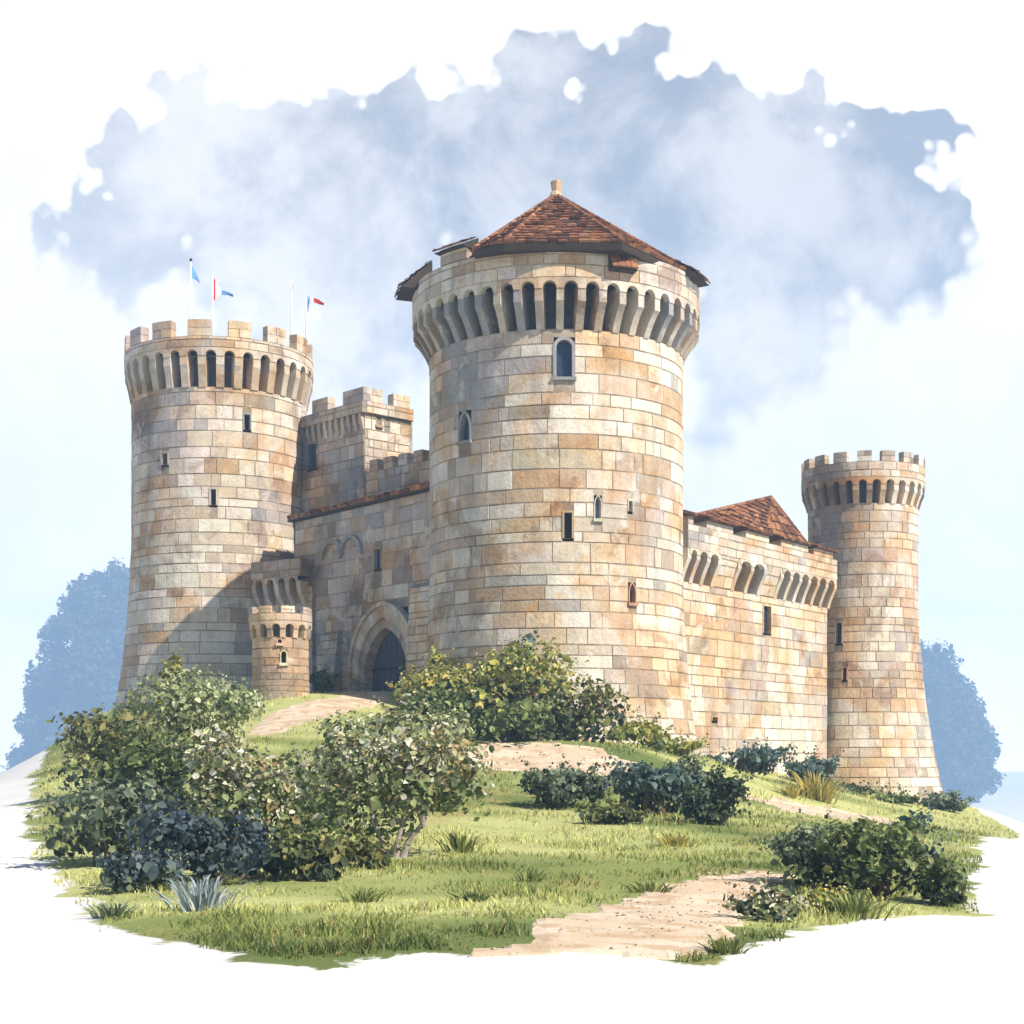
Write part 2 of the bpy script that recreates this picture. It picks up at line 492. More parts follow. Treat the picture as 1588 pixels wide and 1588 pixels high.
        for i in range(n):
            p, q = 4 * i, 4 * i + 4
            fs += [(p+e, q+e, q+(e+1) % 4, p+(e+1) % 4) for e in range(4)]
        fs += [(3, 2, 1, 0), (4*n, 4*n+1, 4*n+2, 4*n+3)]
        mb.add(vs, fs, (0.2, 0.17, 0.15), 1)
        o = mb.build(name, [M_TRIM, M_MORTAR], s.root)
        o.rotation_euler = (0, 0, th)
        return o

# ------------------------------------------------------------------ roof tiles
def tile_col(r, p):
    n = mnoise.noise(Vector(p) * 0.35)
    base = r.choice([(0.27, 0.115, 0.052), (0.22, 0.09, 0.042), (0.33, 0.15, 0.07), (0.17, 0.07, 0.036), (0.28, 0.14, 0.08), (0.11, 0.052, 0.033)])
    g = 1 + 0.35 * n + r.uniform(-0.15, 0.15)
    return tuple(a * g for a in base)
def tile_panel(mb, E0, E1, T0, T1, seed, row=0.42, tw=0.40, th=0.055, mi=0, origin=Vector((0, 0, 0))):
    r = random.Random(seed)
    E0, E1, T0, T1 = map(Vector, (E0, E1, T0, T1))
    slope = ((T0 + T1) / 2 - (E0 + E1) / 2)
    nr = max(1, int(slope.length / row))
    nrm = (E1 - E0).cross(slope).normalized()
    if nrm.z < 0: nrm = -nrm
    for k in range(nr):
        t0, t1 = k / nr, (k + 1.35) / nr
        t1 = min(t1, 1.0)
        a0, b0 = E0.lerp(T0, t0), E1.lerp(T1, t0)
        a1, b1 = E0.lerp(T0, t1), E1.lerp(T1, t1)
        w = (b0 - a0).length
        nt = max(1, int(round(w / tw)))
        ph = 0.5 if k % 2 else 0.0
        edges = [0.0] + [min(1, max(0, (i + ph + r.uniform(-.1, .1)) / nt)) for i in range(1 if ph == 0 else 0, nt)] + [1.0]
        edges = sorted(set(edges))
        for i in range(len(edges) - 1):
            f0, f1 = edges[i] + 0.012 / max(w, .1), edges[i+1] - 0.012 / max(w, .1)
            if f1 - f0 < 0.02 / max(w, .2): continue
            j = r.uniform(-0.05, 0.05) * (b0 - a0).normalized().cross(nrm)
            lift = th * r.uniform(0.7, 1.7)
            p0, p1 = a0.lerp(b0, f0) + j, a0.lerp(b0, f1) + j
            q0, q1 = a1.lerp(b1, f0), a1.lerp(b1, f1)
            m0, m1 = (p0 + p1) / 2 + nrm * (lift + 0.025), (q0 + q1) / 2 + nrm * 0.03
            vs = [p0 + nrm * lift, m0, p1 + nrm * lift, q1, m1, q0, p0 - nrm * 0.01, p1 - nrm * 0.01]
            vs = [v - origin for v in vs]
            mb.add(vs, [(0, 1, 4, 5), (1, 2, 3, 4), (0, 6, 7, 2, 1)], tile_col(r, p0), mi)

def ridge_caps(mb, A, B, seed, rad=0.16, step=0.42, origin=Vector((0, 0, 0))):
    r = random.Random(seed); A, B = Vector(A), Vector(B)
    n = max(1, int((B - A).length / step))
    for k in range(n):
        a, b = A.lerp(B, k / n), A.lerp(B, (k + 1.15) / n)
        mb.tube([a - origin, b - origin], [rad * 1.12, rad * 0.92], tuple(c * 1.08 for c in tile_col(r, a)), 0, n=8)

# =================================================================== THE CASTLE
PANE, PALE = M_DARK, M_PALEGLASS
# ---- the tall main tower
MX, MY = 2.44, 86.0
def Rmain(z):
    return 7.0 + (0.95 * ((10.75 - z) / 10.75) ** 2 if z < 10.75 else 0.0)
main = Tower('round_tower', 'tallest and widest round stone tower, with a red tiled peaked roof', MX, MY, Rmain, -0.9, 22.05, 11, 'warm', 0.74, (0.9, 2.5),
    wins=[(875, 556, 24, 58, 'round', M_GLASS, 'grey', 0.17), (721, 662, 15, 44, 'pointed', M_GLASS, 'grey', 0.12),
          (881, 815, 12, 40, 'slit', PANE, 'tan', 0.10), (927, 787, 9, 35, 'pointed', PALE, 'cream', 0.06),
          (980, 920, 9, 30, 'pointed', PANE, 'tan', 0.07), (977, 785, 6, 16, 'slit', PALE, 'cream', 0.05)])
main.crown(7.93, 22.05, 23.25, 24.25, 25.85, 45, 0.40, 21, 'pale', None, course=0.5)
# low merlons with tile caps on the left of the rim
zr = main.z0
for th, mw, hh in ((-R_(79), 2.3, 0.55), (-R_(44), 2.0, 0.85)):
    main.merlon(th, mw, hh, 7.93, 25.87, 0.7, random.Random(5), 'grey')
def tile_cap(tower, th, w, R0, z_out, R1, z_in, seed, name='tile_cap'):
    mb = MB(); z0 = tower.z0
    E0, E1 = Vector((-w/2, -R0, z_out - z0)), Vector((w/2, -R0, z_out - z0))
    T0, T1 = Vector((-w/2, -R1, z_in - z0)), Vector((w/2, -R1, z_in - z0))
    tile_panel(mb, E0, E1, T0, T1, seed, 0.36, 0.36, 0.06)
    # timber and stone wedge underneath
    vs = [E0 + Vector((.04, .06, -.07)), E1 + Vector((-.04, .06, -.07)), T1 + Vector((-.04, 0, -.05)), T0 + Vector((.04, 0, -.05)),
          Vector((-w/2 + .04, -R1, z_out - z0 - 0.16)), Vector((w/2 - .04, -R1, z_out - z0 - 0.16))]
    mb.add(vs, [(0, 1, 2, 3), (0, 4, 5, 1), (2, 5, 4, 3), (0, 3, 4), (1, 5, 2)], (.1, .1, .1), 1)
    o = mb.build(name, [M_TILE, M_WOODB], tower.root); o.rotation_euler = (0, 0, th)
    return o
tile_cap(main, -R_(79), 2.6, 8.85, 25.55, 7.1, 27.0, 3)
tile_cap(main, -R_(44), 2.2, 8.35, 26.55, 7.1, 27.15, 4)
tile_cap(main, R_(66), 2.4, 8.55, 25.75, 7.2, 26.6, 6)
tile_cap(main, R_(23), 1.5, 8.45, 24.95, 7.75, 26.2, 8, 'tile_apron')

# roof: uneven many-sided pyramid
def rel(x, y, z): return Vector((x, y, z - main.z0))
apex = rel(0.0, -0.2, 31.35)
ev = [rel(-4.35, -7.2, 26.05), rel(-2.85, -8.5, 25.95), rel(3.1, -8.55, 25.97), rel(7.45, -3.35, 25.9), rel(8.0, 2.6, 25.9), rel(4.6, 6.6, 26.0), rel(-1.5, 7.2, 26.0), rel(-5.2, 3.5, 26.1)]
mb = MB(); ne = len(ev)
for i in range(ne):
    a, b = ev[i], ev[(i+1) % ne]
    tile_panel(mb, a, b, apex + (a - apex) * 0.03, apex + (b - apex) * 0.03, 100 + i, 0.52, 0.56, 0.09)
for i in range(ne):
    ridge_caps(mb, ev[i] + Vector((0, 0, 0.06)), apex + Vector((0, 0, 0.02)), 60 + i, 0.13)
roof = mb.build('roof', M_TILE, main.root)
db = MB()
lo = [v + Vector((0, 0, -0.05)) for v in ev]; lo2 = [Vector((v.x * 0.985, v.y * 0.985, v.z - 0.34)) for v in ev]
db.add([apex + Vector((0, 0, -0.06))] + lo + lo2, [(0, 1+i, 1+(i+1) % ne) for i in range(ne)] + [(1+i, 1+ne+i, 1+ne+(i+1) % ne, 1+(i+1) % ne) for i in range(ne)] + [tuple(1+ne+i for i in reversed(range(ne)))], (.05, .04, .04), 0)
db.build('eaves', M_WOODB, roof)
fb = MB()
fb.tube([apex + Vector((0, 0, -0.25)), apex + Vector((0, 0, 0.12)), apex + Vector((0.02, 0, 0.2)), apex + Vector((0.03, 0, 0.72)), apex + Vector((0.03, 0, 0.78))], [0.42, 0.30, 0.25, 0.34, 0.27], PAL['cream'], 0, n=8)
fb.build('finial', M_TRIM, roof)

# ---- the left tower with flags
LX, LY = -19.44, 103.0
def Rleft(z): return 5.7 + (0.95 * ((16 - z) / 12) ** 2 if z < 16 else 0.0)
left = Tower('round_tower', 'round battlemented stone tower on the left with four flagpoles standing on top', LX, LY, Rleft, 1.8, 23.55, 31, 'warm', 0.72, (0.8, 2.2),
    wins=[(383, 655, 9, 24, 'slit', PANE, 'grey', 0.09), (256, 712, 8, 18, 'slit', PANE, 'pink', 0.09), (331, 771, 8, 25, 'slit', PANE, 'cream', 0.10)])
left.crown(6.15, 23.55, 24.85, 25.75, 26.62, 33, 0.5, 41, 'pale', (15, 1.5, 1.05, 0.44), course=0.5)

# ---- the slim right tower
RX, RY = 24.25, 107.0
def Rright(z): return 3.7 + (1.75 * ((12 - z) / 14.7) ** 2 if z < 12 else 0.0)
right = Tower('round_tower', 'slim round battlemented stone tower flaring at its foot on the far right', RX, RY, Rright, -4.2, 17.25, 51, 'warm', 0.66, (0.7, 1.7),
    wins=[(1301, 982, 9, 32, 'slit', PANE, 'pink', 0.08), (1310, 1045, 6, 19, 'slit', PANE, 'tan', 0.07)])
right.crown(4.15, 17.25, 18.05, 18.75, 19.95, 28, 0.36, 61, 'warm', (16, 0.97, 0.72, 0.5), course=0.5, thick=0.5)

# ------------------------------------------------------------------ flat walls
class Wall:
    """vertical wall face from A to B (seen from outside, A at left); local frame: s along, out, z up; root sits at A"""
    def __init__(s, name, label, cat, A, B, z0, root=None, group=None):
        s.A, s.B = Vector((A[0], A[1], 0)), Vector((B[0], B[1], 0))
        s.len = (s.B - s.A).length
        s.d = (s.B - s.A).normalized(); s.n = Vector((s.d.y, -s.d.x, 0))
        s.z0 = z0
        if root is None:
            s.root = thing(name, label, cat, group); s.root.location = (A[0], A[1], z0)
        else: s.root = root
        s.base = s.root.location.copy()
    def pt(s, a, out, z):
        return s.A + s.d * a + s.n * out + Vector((0, 0, z)) - Vector((s.base.x, s.base.y, s.base.z))
    def hit(s, px, py, out=0.0):
        k = (px - CXP) / F
        A = s.A + s.n * out
        # (A + d*a).x = k * (A + d*a).y
        a = (k * A.y - A.x) / (s.d.x - k * s.d.y)
        Y = A.y + s.d.y * a
        return a, (HOR - py) / F * Y, Y
    def skin(s, part, a0, a1, z0, z1, holes=(), tint='warm', seed=1, out=0.0, course=0.62, lens=(0.7, 1.9), parent=None, top_fn=None, lean=0.0):
        mb = MB()
        def S(u, v, d): return s.pt(u, out + d + lean * max(0, (z1 - v)), v)
        core(mb, S, [a0 + (a1 - a0) * i / 6 for i in range(7)], [z0 + (z1 - z0) * i / 6 for i in range(7)], holes)
        masonry(mb, S, a0, a1, z0, z1, lambda v: 1.0, course, lens, holes, tint, seed, seg=3.0)
        return mb
def solid_back(mb, w, a0, a1, z0, z1, out, thick, mi=1, col=(.3, .28, .26)):
    """ends, top and rear of a wall whose front skin is at out"""
    p = [w.pt(a0, out, z0), w.pt(a1, out, z0), w.pt(a1, out - thick, z0), w.pt(a0, out - thick, z0),
         w.pt(a0, out, z1), w.pt(a1, out, z1), w.pt(a1, out - thick, z1), w.pt(a0, out - thick, z1)]
    mb.add(p, [(4, 5, 6, 7), (1, 2, 6, 5), (2, 3, 7, 6), (3, 0, 4, 7)], col, mi)
def wall_window(w, px, py, wpx, hpx, kind, mat, border, tint, out=0.0, seed=0, parent=None):
    """returns hole rectangle and a builder"""
    a, z, Y = w.hit(px, py, out)
    a1, _, _ = w.hit(px - wpx / 2, py, out); a2, _, _ = w.hit(px + wpx / 2, py, out)
    ww = abs(a2 - a1); h = hpx / F * Y; zb = z - h / 2
    hole = (a - ww / 2 - border * 0.8, a + ww / 2 + border * 0.8, zb - 0.13, zb + h + border * 0.8)
    def build(parent=None):
        window(parent or w.root, lambda x, y, zz: w.pt(a + x, out + y, zb + zz), ww, h, kind, mat, border, 0.22, 0.06, seed, tint, sill=(kind != 'slit'))
    return hole, build
def wall_merlon(w, a0, a1, z0, z1, out, thick, tint, r, name='merlon'):
    mb = MB(); nc = max(2, int(round((z1 - z0) / 0.4)))
    for k in range(nc):
        za, zc = z0 + (z1 - z0) * k / nc, z0 + (z1 - z0) * (k + 1) / nc
        cut = r.uniform(0.35, 0.65) * (a1 - a0) + a0 if (k % 2 or r.random() < 0.3) and a1 - a0 > 0.8 else None
        for (p, q) in ([(a0, a1)] if cut is None else [(a0, cut), (cut, a1)]):
            o = out + r.uniform(-0.02, 0.03)
            mb.box((p + .012, o - thick, za + .012), (q - .012, o, zc - .012), stone_col(w.pt(p, 0, za) + w.base, tint, r), 0, M=lambda v: w.pt(v.x, v.y, v.z))
    mb.box((a0 + .04, out - thick + .04, z0), (a1 - .04, out - .05, z1 - .04), (.2, .17, .15), 1, M=lambda v: w.pt(v.x, v.y, v.z))
    return mb.build(name, [M_TRIM, M_MORTAR], w.root)
def wall_corbel(w, a, cw, z0, z1, proj, tint, r, back=0.2):
    mb = MB(); h = z1 - z0
    pr = [(-back, z0), (0.08, z0)] + [(0.08 + (proj - 0.1) * (t ** 1.3), z0 + h * 0.7 * t) for t in (0.2, 0.4, 0.6, 0.8, 1.0)] + [(proj - 0.02, z1), (-back, z1)]
    m = len(pr); c = stone_col(w.pt(a, 0, z0) + w.base, tint, r)
    vs = [w.pt(a - cw/2, y, z) for y, z in pr] + [w.pt(a + cw/2, y, z) for y, z in pr]
    mb.add(vs, [tuple(range(m)), tuple(reversed(range(m, 2*m)))] + [(i, m+i, m+(i+1) % m, (i+1) % m) for i in range(m)], c, 0)
    return mb.build('corbel', M_TRIM, w.root)
def wall_arches(mb, w, ctrs, cw, zspring, ztop, out, thick, tint, r):
    """round arches between neighbouring corbel centres, filled up to ztop"""
    for c0, c1 in zip(ctrs[:-1], ctrs[1:]):
        K = 8; half = (c1 - c0) / 2 - cw / 2; mid = (c0 + c1) / 2
        if half < 0.05: continue
        rise = min(half, ztop - zspring - 0.06)
        xs = [c0] + [mid - half * math.cos(math.pi * k / K) for k in range(K+1)] + [c1]
        zs = [zspring] + [zspring + rise * math.sin(math.pi * k / K) for k in range(K+1)] + [zspring]
        m = len(xs); vs = []
        for o in (out, out - thick):
            for x, z in zip(xs, zs): vs += [w.pt(x, o, ztop), w.pt(x, o, z)]
        fs = []
        for k in range(m - 1):
            a = 2 * k; fs += [(a+1, a+3, a+2, a), (a+3, a+1, 2*m+a+1, 2*m+a+3)]
        mb.add(vs, fs, stone_col(w.pt(mid, 0, ztop) + w.base, tint, r), 0)

# ---- gatehouse between the left tower and the main tower
GZ = 15.0
gh = Wall('gatehouse', 'grey gatehouse with a pointed arch doorway and a thin tiled roof edge', 'gatehouse', (-13.62, 97.3), (-4.3, 85.7), 2.2)
holes = []; builds = []
h, b = wall_window(gh, 586, 867, 10, 31, 'slit', M_GLASS, 0.12, 'grey', 0, 5); holes.append(h); builds.append(b)
# doorway
a0, _, _ = gh.hit(566, 1060); a1, _, _ = gh.hit(634, 1060)
dc = (a0 + a1) / 2; dw = a1 - a0
_, dz1, _ = gh.hit(600, 957); dz0 = 3.6; dh = dz1 - dz0
holes.append((a0 - 0.3, a1 + 0.3, 2.2, dz1 + 0.45))
mb = gh.skin('wall', 0.0, gh.len, 2.2, GZ, holes, 'grey', 71, course=0.68, lens=(0.8, 2.1))
solid_back(mb, gh, 0, gh.len, 2.2, GZ, 0, 5.0, 1)
mb.build('wall', [M_STONE, M_MORTAR], gh.root)
# left flank masonry
fl = Wall('x', 'x', 'x', (gh.A.x - gh.n.x * 5, gh.A.y - gh.n.y * 5), (gh.A.x, gh.A.y), 2.2, root=gh.root)
mb = fl.skin('w', 0.05, fl.len, 2.2, GZ, (), 'grey', 72, out=0.01)
mb.build('side_wall', [M_STONE, M_MORTAR], gh.root)
for b in builds: b()
# arch surround: two stepped orders
def arch_order(w, parent, name, wi, hi, wo, ho, zb, ac, o_front, o_back, seed, tint, kind='pointed'):
    ins = outline(wi, hi, kind, 10); out = outline(wo, ho, kind, 10); n = len(ins); mb = MB(); r = random.Random(seed)
    # voussoirs: pieces along the outline
    i = 0
    while i < n - 1:
        j = i + 1
        q = lambda pts, t, k: w.pt(ac + pts[t][0], k, zb + pts[t][1])
        c = stone_col(w.pt(ac + out[i][0], 0, zb + out[i][1]) + w.base, tint, r)
        steps = 1
        if i in (0, n - 2): steps = 7     # jambs are split into stones
        for sgm in range(steps):
            t0, t1 = sgm / steps, (sgm + 1) / steps
            c = stone_col(w.pt(ac + out[i][0] + sgm, 0, zb + out[i][1] + sgm * 2) + w.base, tint, r)
            L_ = lambda pts, t, k: q(pts, i, k).lerp(q(pts, j, k), t)
            e = 0.012
            t0 += e; t1 -= e if steps > 1 else 0.03
            of = o_front + r.uniform(-.012, .012)
            vs = [L_(ins, t0, of), L_(ins, t1, of), L_(out, t1, of), L_(out, t0, of), L_(ins, t0, o_back), L_(ins, t1, o_back), L_(out, t1, o_back), L_(out, t0, o_back)]
            mb.add(vs, [(0, 3, 2, 1), (0, 1, 5, 4), (1, 2, 6, 5), (2, 3, 7, 6), (3, 0, 4, 7)], c, 0)
        i = j
    return mb.build(name, M_TRIM, parent)
aro = arch_order(gh, gh.root, 'door_arch', dw + 0.02, dh, dw + 0.95, dh + 0.55, dz0 - 0.6, dc, 0.10, -0.7, 3, 'grey')
arch_order(gh, aro, 'outer_arch', dw + 0.98, dh + 0.57, dw + 2.1, dh + 1.25, dz0 - 0.6, dc, 0.26, -0.2, 4, 'pale')
arch_order(gh, aro, 'hood_mould', dw + 2.12, dh + 1.27, dw + 2.5, dh + 1.5, dz0 - 0.6, dc, 0.40, -0.1, 9, 'pale')
o = outline(dw, dh, 'pointed', 10)
db = MB(); nb_ = 7
db.add([gh.pt(dc + x, -0.55, dz0 - 0.6 + z) for x, z in o], [tuple(range(len(o)))], (.05, .05, .07), 0)
# plank relief
for k in range(nb_):
    x0, x1 = -dw/2 + dw * k / nb_ + 0.02, -dw/2 + dw * (k + 1) / nb_ - 0.02
    xm = max(abs(x0), abs(x1))
    zt = max([z for (x, z) in o if abs(x) >= xm - 1e-6] + [0.5])
    zt = dh * 0.38 + max(0, dh * 0.58 * (1 - (xm / (dw/2)) ** 1.25)) - 0.12
    db.box((x0, -0.56, -0.0), (x1, -0.50, zt), (.05, .05, .07), 0, M=lambda v: gh.pt(dc + v.x, v.y, dz0 - 0.6 + v.z))
door = db.build('door', M_DOOR, gh.root)
ib = MB()
for z in (0.9, 2.3):
    ib.box((-dw/2 + 0.05, -0.51, z), (dw/2 - 0.05, -0.47, z + 0.12), (.02, .02, .02), 0, M=lambda v: gh.pt(dc + v.x, v.y, dz0 - 0.6 + v.z))
ib.build('hinge_strap', M_IRON, door)
ib = MB(); rp = [gh.pt(dc + 0.25 + 0.13 * math.sin(t), -0.44, dz0 + 0.9 + 0.13 * math.cos(t)) for t in [2 * math.pi * k / 12 for k in range(13)]]
ib.tube(rp, [0.025] * 13, (.02, .02, .02), 0, n=6); ib.build('handle', M_IRON, door)
# buttresses: a broad one by the main tower, a narrow one left of the door
def buttress(px0, px1, pyt, z0, seed, tint, out0, lean, name='buttress'):
    aa, zt, _ = gh.hit(px0, pyt, out0); ab, _, _ = gh.hit(px1, pyt, out0)
    mb = gh.skin('b', aa, ab, z0, zt, (), tint, seed, out=out0, course=0.5, lens=(0.5, 1.2), lean=lean)
    hgt = zt - z0
    p = [gh.pt(aa, out0 + lean * hgt, z0), gh.pt(aa, -0.1, z0), gh.pt(aa, -0.1, zt + out0 * 0.9), gh.pt(aa, out0, zt),
         gh.pt(ab, out0 + lean * hgt, z0), gh.pt(ab, -0.1, z0), gh.pt(ab, -0.1, zt + out0 * 0.9), gh.pt(ab, out0, zt)]
    mb.add(p, [(0, 3, 2, 1), (4, 5, 6, 7), (3, 7, 6, 2)], PAL['grey'], 0)
    mb.build(name, [M_STONE, M_MORTAR], gh.root)
buttress(636, 668, 912, 2.0, 81, 'pale', 0.35, 0.07)
buttress(497, 524, 985, 2.0, 82, 'pale', 0.30, 0.10)
# blind hood arches high on the wall
def hood(px, py, wpx, hpx, kind, seed):
    a, z, Y = gh.hit(px, py)
    aL, _, _ = gh.hit(px - wpx/2, py); aR, _, _ = gh.hit(px + wpx/2, py); w_ = aR - aL; h_ = hpx / F * Y
    ins = outline(w_ - 0.5, h_ - 0.22, kind, 8)[1:-1]; out = outline(w_, h_, kind, 8)[1:-1]
    n = len(ins); mb = MB()
    vs = [gh.pt(a + x, 0.24, z - h_/2 + zz) for x, zz in ins] + [gh.pt(a + x, 0.24, z - h_/2 + zz) for x, zz in out] + [gh.pt(a + x, -0.1, z - h_/2 + zz) for x, zz in ins] + [gh.pt(a + x, -0.1, z - h_/2 + zz) for x, zz in out]
    fs = []
    for i in range(n - 1): fs += [(n+i, n+i+1, i+1, i), (i, i+1, 2*n+i+1, 2*n+i), (n+i+1, n+i, 3*n+i, 3*n+i+1)]
    fs += [(0, 2*n, 3*n, n), (n-1, 2*n-1, 4*n-1, 3*n-1)]
    mb.add(vs, fs, PAL['grey'], 0)
    mb.build('blind_arch', M_TRIM, gh.root)
hood(517, 858, 34, 38, 'pointed', 1); hood(546, 846, 36, 32, 'round', 2)
# tiled lean-to roof
mb = MB(); wdt = 5.2; org = Vector((0, 0, 0))
e0, e1 = gh.pt(-0.3, 0.42, GZ + 0.12), gh.pt(gh.len + 0.2, 0.42, GZ + 0.12)
t0, t1 = gh.pt(-0.3, -wdt, GZ + 1.75), gh.pt(gh.len + 0.2, -wdt, GZ + 1.75)
tile_panel(mb, e0, e1, t0, t1, 77, 0.5, 0.5, 0.17)
gr = mb.build('roof', M_TILE, gh.root)
mb = MB()
mb.add([e0 + Vector((0, 0, -.02)), e1 + Vector((0, 0, -.02)), t1 + Vector((0, 0, -.02)), t0 + Vector((0, 0, -.02)), gh.pt(-0.3, 0.40, GZ + 0.0), gh.pt(gh.len + 0.2, 0.40, GZ + 0.0), gh.pt(gh.len + .2, -wdt, GZ + .3), gh.pt(-.3, -wdt, GZ + .3)],
       [(0, 1, 2, 3), (4, 5, 1, 0), (5, 4, 7, 6), (0, 3, 7, 4), (1, 5, 6, 2), (2, 6, 7, 3)], (.05, .04, .03), 0)
mb.build('eaves', M_WOODB, gr)

# ---- square keep tower behind the gatehouse
kp = Wall('square_tower', 'square stepped stone tower with battlements rising behind the gatehouse roof', 'tower', (-14.6, 102.7), (-9.26, 97.0), 3.0)
KZ = 22.55
hs, bs = wall_window(kp, 485, 708, 13, 38, 'slit', M_GLASS, 0.13, 'slate', 0, 6)
mb = kp.skin('wall', 0, kp.len, 3.0, KZ - 0.75, [hs], 'grey', 91, course=0.66)
solid_back(mb, kp, 0, kp.len, 3.0, KZ - 0.75, 0, 3.9, 1)
kp_r = Wall('x', 'x', 'x', (-9.26, 97.0), (-9.26 - kp.n.x * 3.6, 97.0 - kp.n.y * 3.6), 3.0, root=kp.root)
mb.build('wall', [M_STONE, M_MORTAR], kp.root); bs()
h1, b1 = wall_window(kp_r, 587, 652, 7, 15, 'round', M_DARK, 0.07, 'tan', 0, 7)
h2, b2 = wall_window(kp_r, 600, 656, 6, 11, 'slit', M_DARK, 0.06, 'tan', 0, 8)
mb = kp_r.skin('w', 0, 3.6, 3.0, KZ - 0.75, [h1, h2], 'pale', 92, course=0.55, lens=(0.5, 1.3), out=0.012)
mb.build('side_wall', [M_STONE, M_MORTAR], kp.root); b1(); b2()
# projecting parapet on the front with small corbels
mb = kp.skin('p', -0.2, kp.len + 0.22, KZ - 0.75, KZ, (), 'grey', 93, out=0.28, course=0.4, lens=(0.6, 1.3))
solid_back(mb, kp, -0.2, kp.len + 0.22, KZ - 0.75, KZ, 0.28, 0.75, 0, PAL['grey'])
mb.add([kp.pt(-.2, .28, KZ - .75), kp.pt(kp.len + .22, .28, KZ - .75), kp.pt(kp.len + .22, -.3, KZ - .75), kp.pt(-.2, -.3, KZ - .75)], [(0, 3, 2, 1)], PAL['grey'], 0)
mb.build('parapet', [M_STONE, M_MORTAR], kp.root)
mb = kp_r.skin('p', 0.0, 3.8, KZ - 0.75, KZ, (), 'pale', 94, out=0.24, course=0.4, lens=(0.6, 1.3))
solid_back(mb, kp_r, 0.0, 3.8, KZ - 0.75, KZ, 0.24, 0.7, 0, PAL['cream'])
mb.build('parapet', [M_STONE, M_MORTAR], kp.root)
r = random.Random(3)
nk = 13
for i in range(nk): wall_corbel(kp, 0.15 + (kp.len - 0.3) * i / (nk - 1), 0.26, KZ - 1.75, KZ - 0.76, 0.27, 'grey', r)
for i, (pa, pb) in enumerate(((0.02, 0.16), (0.34, 0.56), (0.76, 1.02))): wall_merlon(kp, pa * kp.len - (0.2 if i == 0 else 0), pb * kp.len + (.1 if i == 2 else 0), KZ + 0.0, KZ + 0.85, 0.28, 0.6, 'grey', r)
wall_merlon(kp_r, 0.02, 1.25, KZ, KZ + 0.85, 0.24, 0.6, 'pale', r); wall_merlon(kp_r, 2.15, 3.5, KZ, KZ + 0.8, 0.24, 0.6, 'pale', r)

# ---- low crenellated wall between the square tower and the main tower
cw_ = Wall('curtain_wall', 'short grey battlemented wall between the square tower and the main tower', 'wall', (-8.97, 95.3), (-3.9, 90.3), 12.0)
CZ = 17.75
mb = cw_.skin('w', 0, cw_.len, 12.0, CZ, (), 'grey', 95, course=0.6)
solid_back(mb, cw_, 0, cw_.len, 12.0, CZ, 0, 0.9, 1)
mb.build('wall', [M_STONE, M_MORTAR], cw_.root)
for i in range(5):
    a = 0.28 + i * 1.36
    wall_merlon(cw_, a, a + 0.82, CZ, CZ + 0.72, 0.02, 0.7, 'grey', r)

# ---- dark machicolated link block left of the gatehouse
lk = Wall('curtain_wall', 'small shaded machicolated wall above the little round turret', 'wall', (-16.9, 97.5), (-13.1, 94.9), 2.4)
a_l, _, _ = lk.hit(389, 900); a_r, _, _ = lk.hit(466, 900)
LZ = 12.45
mb = lk.skin('w', a_l - 0.1, a_r + 0.3, 2.4, 10.8, (), 'grey', 96, out=-0.75, course=0.6)
solid_back(mb, lk, a_l - 0.1, a_r + 0.3, 2.4, 10.8, -0.75, 1.0, 1)
mb.build('wall', [M_STONE, M_MORTAR], lk.root)
mb = lk.skin('w', a_l, a_r, 11.35, LZ, (), 'grey', 97, out=0.0, course=0.5)
solid_back(mb, lk, a_l, a_r, 11.35, LZ, 0, 1.6, 1)
n_c = 5; ctr = [a_l + 0.22 + (a_r - a_l - 0.44) * i / (n_c - 1) for i in range(n_c)]
wall_arches(mb, lk, ctr, 0.34, 11.0, 11.36, 0.01, 0.3, 'grey', r)
mb.add([lk.pt(a_l, 0, 11.35), lk.pt(a_r, 0, 11.35), lk.pt(a_r, -1.6, 11.35), lk.pt(a_l, -1.6, 11.35)], [(0, 3, 2, 1)], (.1, .1, .1), 1)
mb.build('parapet', [M_STONE, M_MORTAR], lk.root)
for c in ctr:
    mb = MB(); pr = [(-0.8, 9.7), (-0.6, 9.7), (-0.4, 9.95), (-0.15, 10.35), (-0.02, 10.8), (-0.02, 11.05), (-0.8, 11.05)]; m = len(pr)
    vs = [lk.pt(c - .17, y, z) for y, z in pr] + [lk.pt(c + .17, y, z) for y, z in pr]
    mb.add(vs, [tuple(range(m)), tuple(reversed(range(m, 2*m)))] + [(i, m+i, m+(i+1) % m, (i+1) % m) for i in range(m)], stone_col(lk.pt(c, 0, 10) + lk.base, 'grey', r), 0)
    mb.build('corbel', M_TRIM, lk.root)

# ---- little round turret
TX, TY = (435 - CXP) / F * 87.0, 87.0
class MiniTower(Tower): pass
tur = MiniTower('round_turret', 'little sunlit round turret left of the arched doorway, no taller than the door arch', TX, TY, lambda z: 1.55 + (0.16 * ((5.8 - z) / 3) ** 2 if z < 5.8 else 0), 2.6, 6.87, 55, 'pale', 0.42, (0.4, 1.0),
    wins=[(440, 1019, 8, 18, 'round', PANE, 'white', 0.07), (434, 994, 6, 6, 'round', PANE, 'white', 0.06)])
tur.root['category'] = 'turret'; del tur.root['group']
tur.crown(1.74, 6.87, 7.3, 7.58, 8.18, 14, 0.30, 56, 'warm', (8, 0.80, 0.40, 0.5), course=0.34, thick=0.3)

